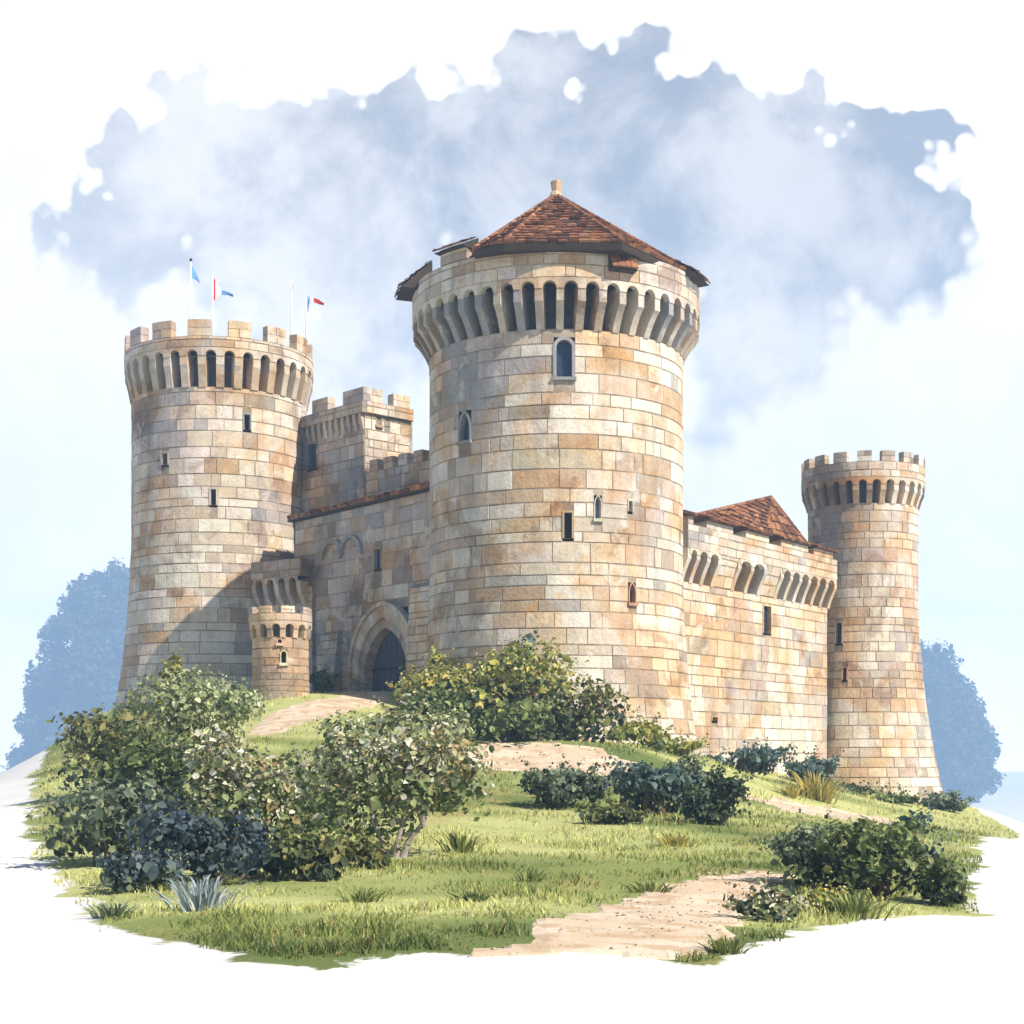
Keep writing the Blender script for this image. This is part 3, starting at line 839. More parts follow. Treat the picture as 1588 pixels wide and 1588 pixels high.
# ---- right curtain wall
rw = Wall('curtain_wall', 'tall sunlit wall with slanting corbels between the main tower and the slim right tower', 'wall', (9.4, 87.4), (21.0, 103.2), -4.0)
WZ = 12.62; OUT = 0.62
hs, bs = wall_window(rw, 1189, 961, 11, 42, 'slit', M_DARK, 0.10, 'cream', 0, 9)
h3, b3 = wall_window(rw, 1108, 1115, 8, 6, 'slit', M_DARK, 0.06, 'pink', 0, 19)
mb = rw.skin('w', 0, rw.len, -4.0, 10.2, [hs, h3], 'pale', 98, course=0.7, lens=(0.8, 2.1))
solid_back(mb, rw, 0, rw.len, -4.0, 10.2, 0, 2.2, 1); solid_back(mb, rw, 0.02, rw.len - 0.02, 10.2, 12.0, -0.6, 1.5, 1)
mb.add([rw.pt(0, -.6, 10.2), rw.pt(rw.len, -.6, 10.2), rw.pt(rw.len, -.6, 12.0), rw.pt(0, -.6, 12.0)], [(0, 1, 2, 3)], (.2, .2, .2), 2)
mb.build('wall', [M_STONE, M_MORTAR, M_NICHE_SHADE], rw.root); bs(); b3()
a_c = [rw.hit(px, 870, OUT)[0] for px in (1070, 1084, 1100, 1117, 1148, 1168, 1188, 1214)]
_l0 = a_c.pop(); a_c += [_l0 + (rw.len + 0.04 - _l0) * i / 6 for i in range(7)]
grp = [a_c[0:4], a_c[4:7], a_c[7:14]]
zl = 12.0
mb = rw.skin('p', 0, rw.len + 0.25, zl, WZ + 0.75, (), 'pale', 99, out=OUT, course=0.5, lens=(0.7, 1.8))
solid_back(mb, rw, 0, rw.len + 0.25, zl, WZ + 0.75, OUT, 1.3, 1)
mb.add([rw.pt(0, OUT, zl), rw.pt(rw.len + .25, OUT, zl), rw.pt(rw.len + .25, -.7, zl), rw.pt(0, -.7, zl)], [(0, 3, 2, 1)], (.1, .1, .1), 1)
for g in grp: wall_arches(mb, rw, g, 0.42, 11.7, zl + 0.02, OUT + 0.02, 0.35, 'pale', r)
# solid stretches between the corbel groups: sloped masonry
for p, q in ((a_c[3], a_c[4]), (a_c[6], a_c[7])):
    def Ssl(u, v, d): return rw.pt(u, 0.05 + (OUT - 0.05) * max(0, (v - 10.2) / (zl - 10.2)) + d, v)
    core(mb, Ssl, [p + 0.21, q - 0.21], [10.2, zl]); masonry(mb, Ssl, p + .21, q - .21, 10.2, zl, lambda v: 1.0, 0.5, (.5, 1.1), (), 'pale', 103, seg=3)
    mb.add([Ssl(p + .21, 10.2, 0), Ssl(p + .21, zl, 0), rw.pt(p + .21, 0, zl), ], [(0, 1, 2)], PAL['cream'], 0)
    mb.add([Ssl(q - .21, 10.2, 0), Ssl(q - .21, zl, 0), rw.pt(q - .21, 0, zl), ], [(0, 2, 1)], PAL['cream'], 0)
mb.build('parapet', [M_STONE, M_MORTAR], rw.root)
for c in a_c: wall_corbel(rw, c, 0.40, 10.15, 12.0, OUT, 'pale', r, 0.62)
# merlons with tile coping
PZ = WZ + 0.75
for (x0, x1) in ((1062, 1075), (1096, 1137), (1156, 1192), (1211, 1253), (1262, 1292)):
    a, _, _ = rw.hit(x0, 820, OUT); b, _, _ = rw.hit(x1, 840, OUT); a = max(a, 0.0)
    b = min(b, rw.len + 0.25)
    o = wall_merlon(rw, a, b, PZ, PZ + 0.55, OUT + 0.01, 1.0, 'pale', r)
    mb = MB()
    tile_panel(mb, rw.pt(a - .12, OUT + 0.28, PZ + 0.50), rw.pt(b + .12, OUT + 0.28, PZ + .50), rw.pt(a - .12, OUT - 1.15, PZ + 0.98), rw.pt(b + .12, OUT - 1.15, PZ + .98), int(x0), 0.36, 0.4, 0.06)
    p = [rw.pt(a - .08, OUT + .22, PZ + .5), rw.pt(b + .08, OUT + .22, PZ + .5), rw.pt(b + .08, OUT - 1.1, PZ + .94), rw.pt(a - .08, OUT - 1.1, PZ + .94), rw.pt(a - .08, OUT - 1.1, PZ + .3), rw.pt(b + .08, OUT - 1.1, PZ + .3), rw.pt(a - .08, OUT + .22, PZ + .42), rw.pt(b + .08, OUT + .22, PZ + .42)]
    mb.add(p, [(0, 1, 2, 3), (2, 5, 4, 3), (0, 3, 4, 6), (1, 7, 5, 2), (0, 6, 7, 1), (6, 4, 5, 7)], (.1, .05, .03), 0)
    mb.build('coping', M_TILE, o)

# ---- hall with the hipped roof behind the right wall
hall = thing('hall', 'hall with a brown tiled hipped roof showing above the right wall', 'building'); hall.location = (16.6, 101.5, -3.5)
ho = Vector(hall.location)
HZ = 13.9
q = [Vector((11.0, 93.2, 14.75)), Vector((16.1, 98.9, HZ)), Vector((20.6, 104.9, HZ)), Vector((14.5, 108.0, HZ))]
ap = Vector((17.05, 101.8, 17.35))
mb = MB()
for i in range(4):
    tile_panel(mb, q[i], q[(i+1) % 4], ap + (q[i] - ap) * .02, ap + (q[(i+1) % 4] - ap) * .02, 200 + i, 0.55, 0.6, 0.09, origin=ho)
for i in range(4): ridge_caps(mb, q[i] + Vector((0, 0, .04)), ap, 300 + i, 0.12, origin=ho)
hr = mb.build('roof', M_TILE, hall)
mb = MB(); mb.add([ap - ho - Vector((0, 0, .05))] + [p - ho - Vector((0, 0, .03)) for p in q] + [p - ho - Vector((0, 0, .3)) for p in q],
    [(0, 1+i, 1+(i+1) % 4) for i in range(4)] + [(1+i, 5+i, 5+(i+1) % 4, 1+(i+1) % 4) for i in range(4)] + [(8, 7, 6, 5)], (.05, .04, .03), 0)
mb.build('eaves', M_WOODB, hr)
mb = MB(); c = sum(q, Vector()) / 4
ins = [c + (p - c) * 0.93 for p in q]
for i in range(4):
    A_, B_ = ins[i], ins[(i+1) % 4]
    ln = (B_ - A_).length; d_ = (B_ - A_).normalized(); nn = Vector((d_.y, -d_.x, 0))
    def Sh(u, v, d, A_=A_, d_=d_, nn=nn): return Vector((A_.x, A_.y, 0)) + d_ * u + nn * d + Vector((0, 0, v)) - ho
    core(mb, Sh, [0, ln], [-3.5, HZ - 0.3]); masonry(mb, Sh, 0, ln, 8.0, HZ - 0.3, lambda v: 1.0, 0.6, (.7, 1.8), (), 'pale', 400 + i, seg=3)
mb.build('wall', [M_STONE, M_MORTAR], hall)

# ---- flags on the left tower
def flagpole(px, py_top, Y, zb, label):
    t = thing('flagpole', label, 'flagpole', 'flagpoles on the left tower')
    X = (px - CXP) / F * Y; zt = (HOR - py_top) / F * Y
    t.location = (X, Y, zb)
    mb = MB(); hgt = zt - zb
    mb.tube([(0, 0, 0), (0, 0, hgt * .5), (0, 0, hgt)], [0.07, 0.055, 0.04], (.8, .8, .8), 0, n=10)
    mb.build('pole', M_POLE, t, smooth=True)
    mb = MB(); mb.tube([(0, 0, -0.02), (0, 0, 0.2), (0, 0, 0.22)], [0.16, 0.13, 0.08], (.3, .3, .3), 0, n=10); mb.build('socket', M_IRON, t)
    def at(qx, qy): return Vector(((qx - CXP) / F * Y - X, 0, (HOR - qy) / F * Y - zb))
    return t, at, hgt
def cloth(parent, pts_rows, mat_names, name='flag', amp=0.10):
    """pts_rows: list of cross sections (top, bottom) along the flag"""
    mb = MB(); K = len(pts_rows); m = 5; vs = []; th = 0.012
    for sgn in (1, -1):
        for k, (a, b) in enumerate(pts_rows):
            for j in range(m):
                p = a.lerp(b, j / (m - 1))
                p = p + Vector((0, math.sin(k * 1.25 + j * 0.35) * amp * min(1, k / 2) + sgn * th, 0))
                vs.append(p)
    fs, mi = [], []
    for s_ in range(2):
        for k in range(K - 1):
            for j in range(m - 1):
                o = s_ * K * m + k * m + j
                f = (o, o + m, o + m + 1, o + 1); fs.append(f if s_ == 0 else tuple(reversed(f)))
                mi.append(mat_names[k] if isinstance(mat_names[k], int) else 0)
    mb.add(vs, fs, (.5, .5, .5), 0); mb.mi = mi
    return mb.build(name, [M_FBLUE, M_FWHITE, M_FRED], parent, smooth=True)
def rows(at, tops, bots): return [(at(*a), at(*b)) for a, b in zip(tops, bots)]
t, at, hg = flagpole(296, 405, 103.0, 25.5, 'leftmost flagpole, flying a drooping plain blue pennant')
mb = MB(); mb.tube([(0, 0, hg), (0, 0, hg + .1), (0, 0, hg + .2)], [0.07, 0.10, 0.03], (.2, .2, .2), 0, n=10); mb.build('finial', M_IRON, t)
cloth(t, rows(at, [(296.4, 411), (300, 415), (304, 423), (307, 430), (309.5, 437)], [(296.6, 430), (300, 432), (304, 435), (307, 437), (310, 439)]), [0] * 4)
t, at, hg = flagpole(330, 424, 102.4, 25.5, 'flagpole with a red, white and blue swallow flag blowing right')
cloth(t, rows(at, [(329, 425), (334, 435), (338, 443), (344, 450), (353, 453), (362, 457)], [(330, 468), (334, 464), (338, 463), (344, 458), (353, 457.5), (361, 460)]), [2, 1, 1, 0, 0])
t, at, hg = flagpole(452, 438, 103.4, 25.5, 'flagpole with only a tiny red streamer at its tip')
cloth(t, rows(at, [(451.6, 438.5), (452.6, 439), (453.6, 440)], [(451.8, 448), (452.8, 448.5), (453.8, 448)]), [2, 2])
t, at, hg = flagpole(475, 458, 103.0, 26.6, 'rightmost flagpole, its flag blue at the pole with a red and white tail')
cloth(t, rows(at, [(475, 459), (477.5, 459.2), (480.5, 460), (486, 462), (494, 465), (502.5, 470.5)], [(475.5, 485), (478, 484), (480.5, 464.5), (487, 469), (495, 472), (502, 472.5)]), [0, 0, 1, 2, 2])

# =================================================================== TERRAIN
ctrl = []     # (X, Y, Z)
def cp(px, py, Y): p = P(px, py, Y); ctrl.append((p.x, p.y, p.z))
for a in ((1040, 1160, 79), (1085, 1176, 83), (862, 1152, 77.5), (700, 1125, 80), (860, 1166, 72), (860, 1200, 64), (760, 1185, 66), (990, 1200, 65),
          (1180, 1195, 94), (1275, 1228, 101.5), (1370, 1246, 103), (1462, 1243, 106), (1500, 1252, 100), (1100, 1190, 86),
          (590, 1073, 91.5), (560, 1080, 92.5), (435, 1080, 86.5), (500, 1074, 92), (290, 1082, 97), (188, 1092, 101), (240, 1090, 97),
          (470, 1098, 80), (390, 1137, 71), (560, 1105, 80), (640, 1120, 75), (780, 1142, 71), (890, 1146, 70), (960, 1150, 73),
          (580, 1338, 34), (620, 1335, 35), (440, 1320, 37), (300, 1405, 27), (400, 1400, 27), (900, 1380, 30), (1100, 1370, 31), (1250, 1415, 26), (1350, 1420, 28), (1450, 1420, 28),
          (700, 1500, 18.5), (900, 1490, 19), (400, 1490, 19), (1100, 1490, 19.5), (850, 1290, 45), (650, 1255, 50), (750, 1230, 56), (1050, 1288, 45), (1150, 1290, 46), (900, 1258, 52),
          (1270, 1252, 76), (1160, 1240, 72), (1390, 1278, 66), (1200, 1350, 34), (1300, 1330, 42), (1500, 1335, 42),
          (200, 1258, 51), (300, 1190, 60), (330, 1150, 66), (230, 1290, 45), (110, 1345, 35), (160, 1372, 32)):
    cp(*a)
for a in ((-32, 104, -2.6), (-30, 84, -2.4), (-28, 66, -2.2), (-23, 50, -2.1), (-16, 35, -2.4), (-12, 22, -2.8), (-10, 10, -3.0), (0, 6, -2.8), (10, 8, -3.0), (12, 20, -3.0), (20, 35, -3.6), (26, 50, -4.2),
          (32, 70, -5), (37, 95, -6), (39, 112, -7), (30, 125, -6), (10, 128, -4), (-15, 128, -2), (-34, 125, -4), (-8, 100, 4.2), (6, 100, 1.5), (14, 105, -0.5), (-45, 100, -4.5), (-45, 60, -3), (-40, 30, -2.8), (45, 60, -8), (48, 100, -9), (40, 30, -6),
          (-17.6, 50, -1.9), (-14.6, 40, -2.2), (-20.8, 58, -1.9), (0, 145, -8), (-40, 145, -6), (40, 145, -9), (-4, 92, 4.1), (2, 86, 2.0)):
    ctrl.append(a)
ctrl = np.array(ctrl, float)
def tps_fit(pts, smooth=0.02):
    n = len(pts); xy = pts[:, :2] / 40.0
    d = np.sqrt(((xy[:, None] - xy[None]) ** 2).sum(-1)); K = np.where(d > 0, d**2 * np.log(d + 1e-12), 0) + smooth * np.eye(n) * 0.05
    Pm = np.c_[np.ones(n), xy]; A = np.zeros((n+3, n+3)); A[:n, :n] = K; A[:n, n:] = Pm; A[n:, :n] = Pm.T
    return xy, np.linalg.solve(A, np.r_[pts[:, 2], 0, 0, 0])
TXY, TW = tps_fit(ctrl)
PLAIN = -32.0
def tps(X, Y):
    q = np.stack([X, Y], -1).reshape(-1, 2) / 40.0
    out = np.empty(len(q))
    for i in range(0, len(q), 20000):
        s = q[i:i+20000]; d2 = ((s[:, None] - TXY[None]) ** 2).sum(-1)
        out[i:i+20000] = (np.where(d2 > 0, 0.5 * d2 * np.log(d2 + 1e-20), 0) @ TW[:-3]) + TW[-3] + s @ TW[-2:]
    return out.reshape(np.shape(X))
def terrain_raw(X, Y):
    X = np.asarray(X, float); Y = np.asarray(Y, float)
    z = np.maximum(tps(np.clip(X, -60, 60), np.clip(Y, 0, 160)), -10.5)
    e = np.sqrt((X / 50.0) ** 2 + ((Y - 62) / 88.0) ** 2)
    w = np.clip((e - 0.9) / 3.5, 0, 1); w = w * w * (3 - 2 * w)
    near = np.clip((20 - Y) / 40, 0, 1)
    plain = PLAIN * (1 - near) + -3.2 * near
    return z * (1 - w) + plain * w
gx = np.r_[-4000, -2500, -1500, -900, -600, -400, -280, -200, -150, -115, -90, -75, -64, np.arange(-56, 56.01, 0.5), 64, 75, 90, 115, 150, 200, 280, 400, 600, 900, 1500, 2500, 4000]
gy = np.r_[-1500, -800, -400, -200, -100, -50, -25, -12, -4, np.arange(2, 40, 0.33), np.arange(40, 132, 0.5), np.arange(132, 160, 3), 170, 190, 220, 260, 310, 380, 460, 560, 700, 900, 1200, 1600, 2200, 3000, 4500]
GX, GY = np.meshgrid(gx, gy)
GZ_ = terrain_raw(GX, GY)
# small natural unevenness on the mound only
un = np.array([[mnoise.noise(Vector((x * 0.22, y * 0.22, 3.3))) * 0.10 + mnoise.noise(Vector((x * 0.9, y * 0.9, 8.1))) * 0.025 if -50 < x < 50 and 4 < y < 130 else 0.0 for x in gx] for y in gy])
GZ_ = GZ_ + un
def zt(x, y):
    i = int(min(max(np.searchsorted(gx, x) - 1, 0), len(gx) - 2)); j = int(min(max(np.searchsorted(gy, y) - 1, 0), len(gy) - 2))
    u = (x - gx[i]) / (gx[i+1] - gx[i]); v = (y - gy[j]) / (gy[j+1] - gy[j])
    return float(GZ_[j, i] * (1-u) * (1-v) + GZ_[j, i+1] * u * (1-v) + GZ_[j+1, i] * (1-u) * v + GZ_[j+1, i+1] * u * v)
def zt_arr(x, y):
    i = np.clip(np.searchsorted(gx, x) - 1, 0, len(gx) - 2); j = np.clip(np.searchsorted(gy, y) - 1, 0, len(gy) - 2)
    u = (x - gx[i]) / (gx[i+1] - gx[i]); v = (y - gy[j]) / (gy[j+1] - gy[j])
    return GZ_[j, i] * (1-u) * (1-v) + GZ_[j, i+1] * u * (1-v) + GZ_[j+1, i] * (1-u) * v + GZ_[j+1, i+1] * u * v
def ground_at(px, py, y0=8.0, y1=130.0):
    """where the sight line through a pixel meets the ground"""
    k = (px - CXP) / F; m = (HOR - py) / F
    ys = np.arange(y0, y1, 0.25)
    hgt = m * ys - zt_arr(k * ys, ys)
    idx = np.where(hgt <= 0)[0]
    Y = ys[idx[0]] if len(idx) else y1
    return k * Y, Y

# meadow outline on the ground (world XY)
mead_px = [(70, 1330), (105, 1372), (140, 1415), (205, 1452), (330, 1474), (420, 1497), (520, 1497), (640, 1484), (760, 1478), (900, 1470), (1080, 1500), (1150, 1478), (1250, 1444), (1400, 1424), (1497, 1420), (1508, 1360), (1525, 1300)]
mead = [ground_at(*p) for p in mead_px] + [(29.0, 88), (30.5, 104), (30, 120), (10, 128), (-20, 126), (-31, 112), (-29, 96), (-23, 74), (-18, 58), (-14, 45)]
mead = np.array(mead)
def sdist(X, Y):
    """signed distance to the meadow outline, positive inside"""
    q = np.stack([X.ravel(), Y.ravel()], -1); d = np.full(len(q), 1e9); ins = np.zeros(len(q), bool)
    n = len(mead)
    for i in range(n):
        a, b = mead[i], mead[(i+1) % n]; ab = b - a
        t = np.clip(((q - a) @ ab) / (ab @ ab), 0, 1)
        d = np.minimum(d, np.linalg.norm(q - (a + t[:, None] * ab), axis=1))
        c = ((a[1] > q[:, 1]) != (b[1] > q[:, 1]))
        xi = (b[0] - a[0]) * (q[:, 1] - a[1]) / (b[1] - a[1] + 1e-12) + a[0]
        ins ^= c & (q[:, 0] < xi)
    return np.where(ins, d, -d).reshape(X.shape)
SD = sdist(GX, GY)
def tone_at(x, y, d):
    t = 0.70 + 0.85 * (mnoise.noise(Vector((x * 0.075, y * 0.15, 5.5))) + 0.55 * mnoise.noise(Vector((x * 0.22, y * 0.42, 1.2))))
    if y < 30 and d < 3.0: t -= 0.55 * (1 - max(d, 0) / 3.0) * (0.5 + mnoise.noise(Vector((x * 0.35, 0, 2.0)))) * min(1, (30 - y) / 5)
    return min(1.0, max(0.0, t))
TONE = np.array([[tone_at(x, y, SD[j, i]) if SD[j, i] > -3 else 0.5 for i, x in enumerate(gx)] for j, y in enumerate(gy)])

nxg, nyg = len(gx), len(gy)
verts = np.stack([GX, GY, GZ_], -1).reshape(-1, 3)
ii, jj = np.meshgrid(np.arange(nxg - 1), np.arange(nyg - 1))
b0 = (jj * nxg + ii).ravel(); quads = np.stack([b0, b0 + 1, b0 + nxg + 1, b0 + nxg], -1)
me = bpy.data.meshes.new('ground'); me.from_pydata(verts.tolist(), [], quads.tolist())
at_ = me.attributes.new('sd', 'FLOAT', 'POINT'); at_.data.foreach_set('value', np.clip(SD, -50, 50).ravel().astype(np.float32))
at2 = me.attributes.new('tone', 'FLOAT', 'POINT'); at2.data.foreach_set('value', TONE.ravel().astype(np.float32))
me.polygons.foreach_set('use_smooth', [True] * len(me.polygons))
ground = bpy.data.objects.new('ground', me); COL.objects.link(ground); tag(ground, kind='structure')

m, nt, b = new_mat('meadow_and_chalk', 0.95)
geo = N(nt, 'ShaderNodeNewGeometry'); sdn = N(nt, 'ShaderNodeAttribute', attribute_name='sd')
pos = geo.outputs['Position']
e1 = noise_n(nt, pos, 0.55, 5, 0.6, 0.6)
edge = math_n(nt, 'ADD', sdn.outputs['Fac'], math_n(nt, 'MULTIPLY', math_n(nt, 'SUBTRACT', e1, 0.5), 2.6))
mask = maprange(nt, edge, -0.06, 0.10)
g1 = noise_n(nt, pos, 0.16, 4, 0.55, 0.8); g2 = noise_n(nt, pos, 0.9, 5, 0.6); g3 = noise_n(nt, pos, 14, 4, 0.6)
ton = N(nt, 'ShaderNodeAttribute', attribute_name='tone').outputs['Fac']
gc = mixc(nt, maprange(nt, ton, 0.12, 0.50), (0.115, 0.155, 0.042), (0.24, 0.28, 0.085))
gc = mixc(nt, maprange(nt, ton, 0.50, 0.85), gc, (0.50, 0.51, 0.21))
gc = mixc(nt, maprange(nt, g2, 0.52, 0.72, 0, 0.4), gc, (0.17, 0.215, 0.055))
gc = mixc(nt, maprange(nt, noise_n(nt, pos, 0.33, 3), 0.58, 0.68, 0, 0.6), gc, (0.42, 0.33, 0.13))
gc = mixc(nt, maprange(nt, g3, 0.35, 0.65, 0, 0.35), gc, (0.10, 0.12, 0.03))
wc = mixc(nt, maprange(nt, noise_n(nt, pos, 0.5, 6, 0.6), 0.35, 0.65), (0.66, 0.655, 0.645), (0.61, 0.605, 0.59))
L(nt, mixc(nt, mask, wc, gc), b.inputs['Base Color'])
bp = N(nt, 'ShaderNodeBump'); bp.inputs['Strength'].default_value = 0.5; bp.inputs['Distance'].default_value = 0.08
L(nt, math_n(nt, 'MULTIPLY', g3, mask), bp.inputs['Height']); L(nt, bp.outputs[0], b.inputs['Normal'])
me.materials.append(m)

# ---- sandy paths, laid as sheets on the ground
def path_mat(name, c1, c2, c3):
    m, nt, b = new_mat(name, 0.95)
    geo = N(nt, 'ShaderNodeNewGeometry'); pos = geo.outputs['Position']
    mp = N(nt, 'ShaderNodeMapping'); mp.inputs['Scale'].default_value = (0.75, 0.75, 1.0); L(nt, pos, mp.inputs['Vector'])
    a = noise_n(nt, mp.outputs[0], 0.9, 5, 0.55, 0.4); c = noise_n(nt, pos, 9, 5, 0.7)
    col = mixc(nt, maprange(nt, a, 0.42, 0.56), c1, c2)
    col = mixc(nt, maprange(nt, noise_n(nt, mp.outputs[0], 1.7, 4), 0.50, 0.58, 0, 0.85), col, c3)
    col = mixc(nt, maprange(nt, c, 0.5, 0.75, 0, 0.35), col, (0.40, 0.31, 0.24))
    L(nt, col, b.inputs['Base Color'])
    bp = N(nt, 'ShaderNodeBump'); bp.inputs['Strength'].default_value = 0.6; bp.inputs['Distance'].default_value = 0.05
    L(nt, c, bp.inputs['Height']); L(nt, bp.outputs[0], b.inputs['Normal'])
    return m
M_PATH = path_mat('sandy_path', (0.63, 0.53, 0.405), (0.56, 0.44, 0.31), (0.47, 0.33, 0.205))
path_polys = []
def path(poly_px, label, seed, lift=0.025):
    """fills a ground outline with a fine sheet that follows the terrain; ragged edge"""
    poly = np.array([ground_at(*p) for p in poly_px]); r = random.Random(seed)
    # subdivide and roughen the outline
    out = []
    for i in range(len(poly)):
        a, b = poly[i], poly[(i+1) % len(poly)]
        n = max(1, int(np.linalg.norm(b - a) / 0.35))
        for k in range(n):
            q = a + (b - a) * k / n
            nz = mnoise.noise(Vector((q[0] * 0.9, q[1] * 0.6, seed))) * 0.5 + mnoise.noise(Vector((q[0] * 3, q[1] * 2, seed))) * 0.15
            out.append((q[0] + nz, q[1] + mnoise.noise(Vector((q[0] * 0.7, q[1] * 0.45, seed + 9))) * 0.9 + mnoise.noise(Vector((q[0] * 3, q[1] * 2, seed + 4))) * 0.2))
    out = np.array(out); path_polys.append(out)
    x0, y0 = out.min(0); x1, y1 = out.max(0)
    import bmesh
    bm = bmesh.new()
    vs = [bm.verts.new((x, y, 0)) for x, y in out]
    f = bm.faces.new(vs)
    for axis, lo, hi, st in ((0, x0, x1, 0.5), (1, y0, y1, 0.5)):
        k = math.floor(lo / st) * st + st
        while k < hi:
            co = (k, 0, 0) if axis == 0 else (0, k, 0); no = (1, 0, 0) if axis == 0 else (0, 1, 0)
            bmesh.ops.bisect_plane(bm, geom=bm.verts[:] + bm.edges[:] + bm.faces[:], plane_co=co, plane_no=no); k += st
    bmesh.ops.triangulate(bm, faces=bm.faces[:])
    for v in bm.verts: v.co.z = zt(v.co.x, v.co.y) + (-0.03 if v.is_boundary else lift)
    bm.normal_update()
    me = bpy.data.meshes.new('path'); bm.to_mesh(me); bm.free(); me.materials.append(M_PATH)
    if me.polygons[0].normal.z < 0: me.flip_normals()
    o = bpy.data.objects.new('path', me); COL.objects.link(o); tag(o, label, None, None, 'structure')
    return o
path([(690, 1492), (770, 1466), (835, 1438), (925, 1404), (1015, 1374), (1080, 1362), (1180, 1350), (1228, 1358), (1215, 1385), (1180, 1408), (1150, 1440), (1110, 1475), (1060, 1492), (960, 1498), (860, 1500)], 'sandy path running off at the bottom of the view', 3)
path([(700, 1158), (760, 1150), (850, 1152), (920, 1160), (1000, 1188), (1010, 1200), (960, 1208), (860, 1200), (760, 1197), (705, 1192)], 'bare sandy path below the main tower', 5)
path([(1150, 1232), (1200, 1238), (1280, 1252), (1390, 1272), (1392, 1283), (1300, 1272), (1200, 1252), (1148, 1240)], 'thin sandy path below the right wall', 7)
path([(372, 1142), (400, 1112), (470, 1090), (530, 1078), (570, 1072), (620, 1074), (600, 1090), (560, 1100), (520, 1112), (470, 1125), (420, 1140)], 'sandy path leading up to the arched doorway', 9)

def in_poly(q, poly):
    ins = np.zeros(len(q), bool); n = len(poly)
    for i in range(n):
        a, b = poly[i], poly[(i+1) % n]
        c = ((a[1] > q[:, 1]) != (b[1] > q[:, 1]))
        xi = (b[0] - a[0]) * (q[:, 1] - a[1]) / (b[1] - a[1] + 1e-12) + a[0]
        ins ^= c & (q[:, 0] < xi)
    return ins

# ---- grass
def np_mesh(name, V, Fq, C, mats, parent=None):
    me = bpy.data.meshes.new(name)
    nv, nf, k = len(V), len(Fq), Fq.shape[1]
    me.vertices.add(nv); me.vertices.foreach_set('co', V.astype(np.float32).ravel())
    me.loops.add(nf * k); me.loops.foreach_set('vertex_index', Fq.astype(np.int32).ravel())
    me.polygons.add(nf); me.polygons.foreach_set('loop_start', np.arange(0, nf * k, k, dtype=np.int32))
    me.update(calc_edges=True); me.validate()
    ca = me.color_attributes.new('Col', 'FLOAT_COLOR', 'POINT')
    A = np.ones((nv, 4), np.float32); A[:, :3] = C; ca.data.foreach_set('color', A.ravel())
    me.materials.append(mats)
    o = bpy.data.objects.new(name, me); COL.objects.link(o)
    if parent is not None: o.parent = parent
    return o
G = np.random.default_rng(5)
def blades(x, y, hgt, wid, cols, lean=0.5, z=None):
    n = len(x); z = zt_arr(x, y) if z is None else z
    a = G.uniform(0, 2*np.pi, n); l = G.uniform(0.1, lean, n) * hgt; la = G.uniform(0, 2*np.pi, n)
    bx, by = np.cos(a) * wid / 2, np.sin(a) * wid / 2
    base = np.stack([x, y, z - 0.02], -1); off = np.stack([bx, by, np.zeros(n)], -1)
    mid = base + np.stack([np.cos(la) * l * .35, np.sin(la) * l * .35, hgt * .6], -1); tip = base + np.stack([np.cos(la) * l, np.sin(la) * l, hgt], -1)
    V = np.stack([base - off, base + off, mid + off * .7, mid - off * .7, tip + off * .12, tip - off * .12], 1).reshape(-1, 3)
    i = np.arange(n)[:, None] * 6
    Fq = np.concatenate([i + np.array([[0, 1, 2, 3]]), i + np.array([[3, 2, 4, 5]])], 0)
    return V, Fq, np.repeat(cols, 6, axis=0)
def vnoise(x, y, s, o): return np.array([mnoise.noise(Vector((a * s, b * s, o))) for a, b in zip(x, y)])
NB = 170000
yy = 17 + (120 - 17) * G.random(NB) ** 1.9; xx = (G.uniform(-60, 1640, NB) - CXP) / F * yy
sd = sdist(xx, yy); q = np.stack([xx, yy], -1)
nz = vnoise(xx, yy, 0.5, 2.2)
keep = sd > 0.05 + nz * 0.7
qj = q + G.normal(0, 0.22, q.shape) * (q[:, 1:] / 30)
for pl in path_polys: keep &= ~in_poly(qj, pl)
for (cx_, cy_, rr_) in ((MX, MY, 7.6), (LX, LY, 6.4), (RX, RY, 5.2), (TX, TY, 1.7)): keep &= (xx - cx_) ** 2 + (yy - cy_) ** 2 > rr_ ** 2
clump = vnoise(xx, yy, 0.8, 7.7)
keep &= G.random(NB) < np.clip(0.55 + clump * 1.1, 0.12, 1)
xx, yy, clump = xx[keep], yy[keep], clump[keep]
n = len(xx)
sdk = sd[keep]
tn = np.array([tone_at(a, b_, d_) for a, b_, d_ in zip(xx, yy, sdk)]) + G.normal(0, .09, n)
t1 = np.clip((tn - .12) / .38, 0, 1)[:, None]; t2 = np.clip((tn - .5) / .35, 0, 1)[:, None]
gcol = np.array([0.12, 0.165, 0.042]) * (1 - t1) + np.array([0.26, 0.30, 0.085]) * t1
gcol = gcol * (1 - t2) + np.array([0.54, 0.55, 0.21]) * t2
dry = (G.random(n) < 0.10)[:, None]; gcol = np.where(dry, np.array([0.38, 0.31, 0.13]), gcol) * G.uniform(.75, 1.2, n)[:, None]
hh = (0.035 + 0.10 * np.clip(clump + .3, 0, 1)) * G.uniform(.5, 1.7, n) * (1 + yy / 160)
V, Fq, C = blades(xx, yy, hh, 0.018 + yy * 0.00055, gcol, 0.9)
gr_o = np_mesh('grass', V, Fq, C, M_LEAF); tag(gr_o, 'short yellow-green meadow grass over the castle mound', None, None, 'stuff')

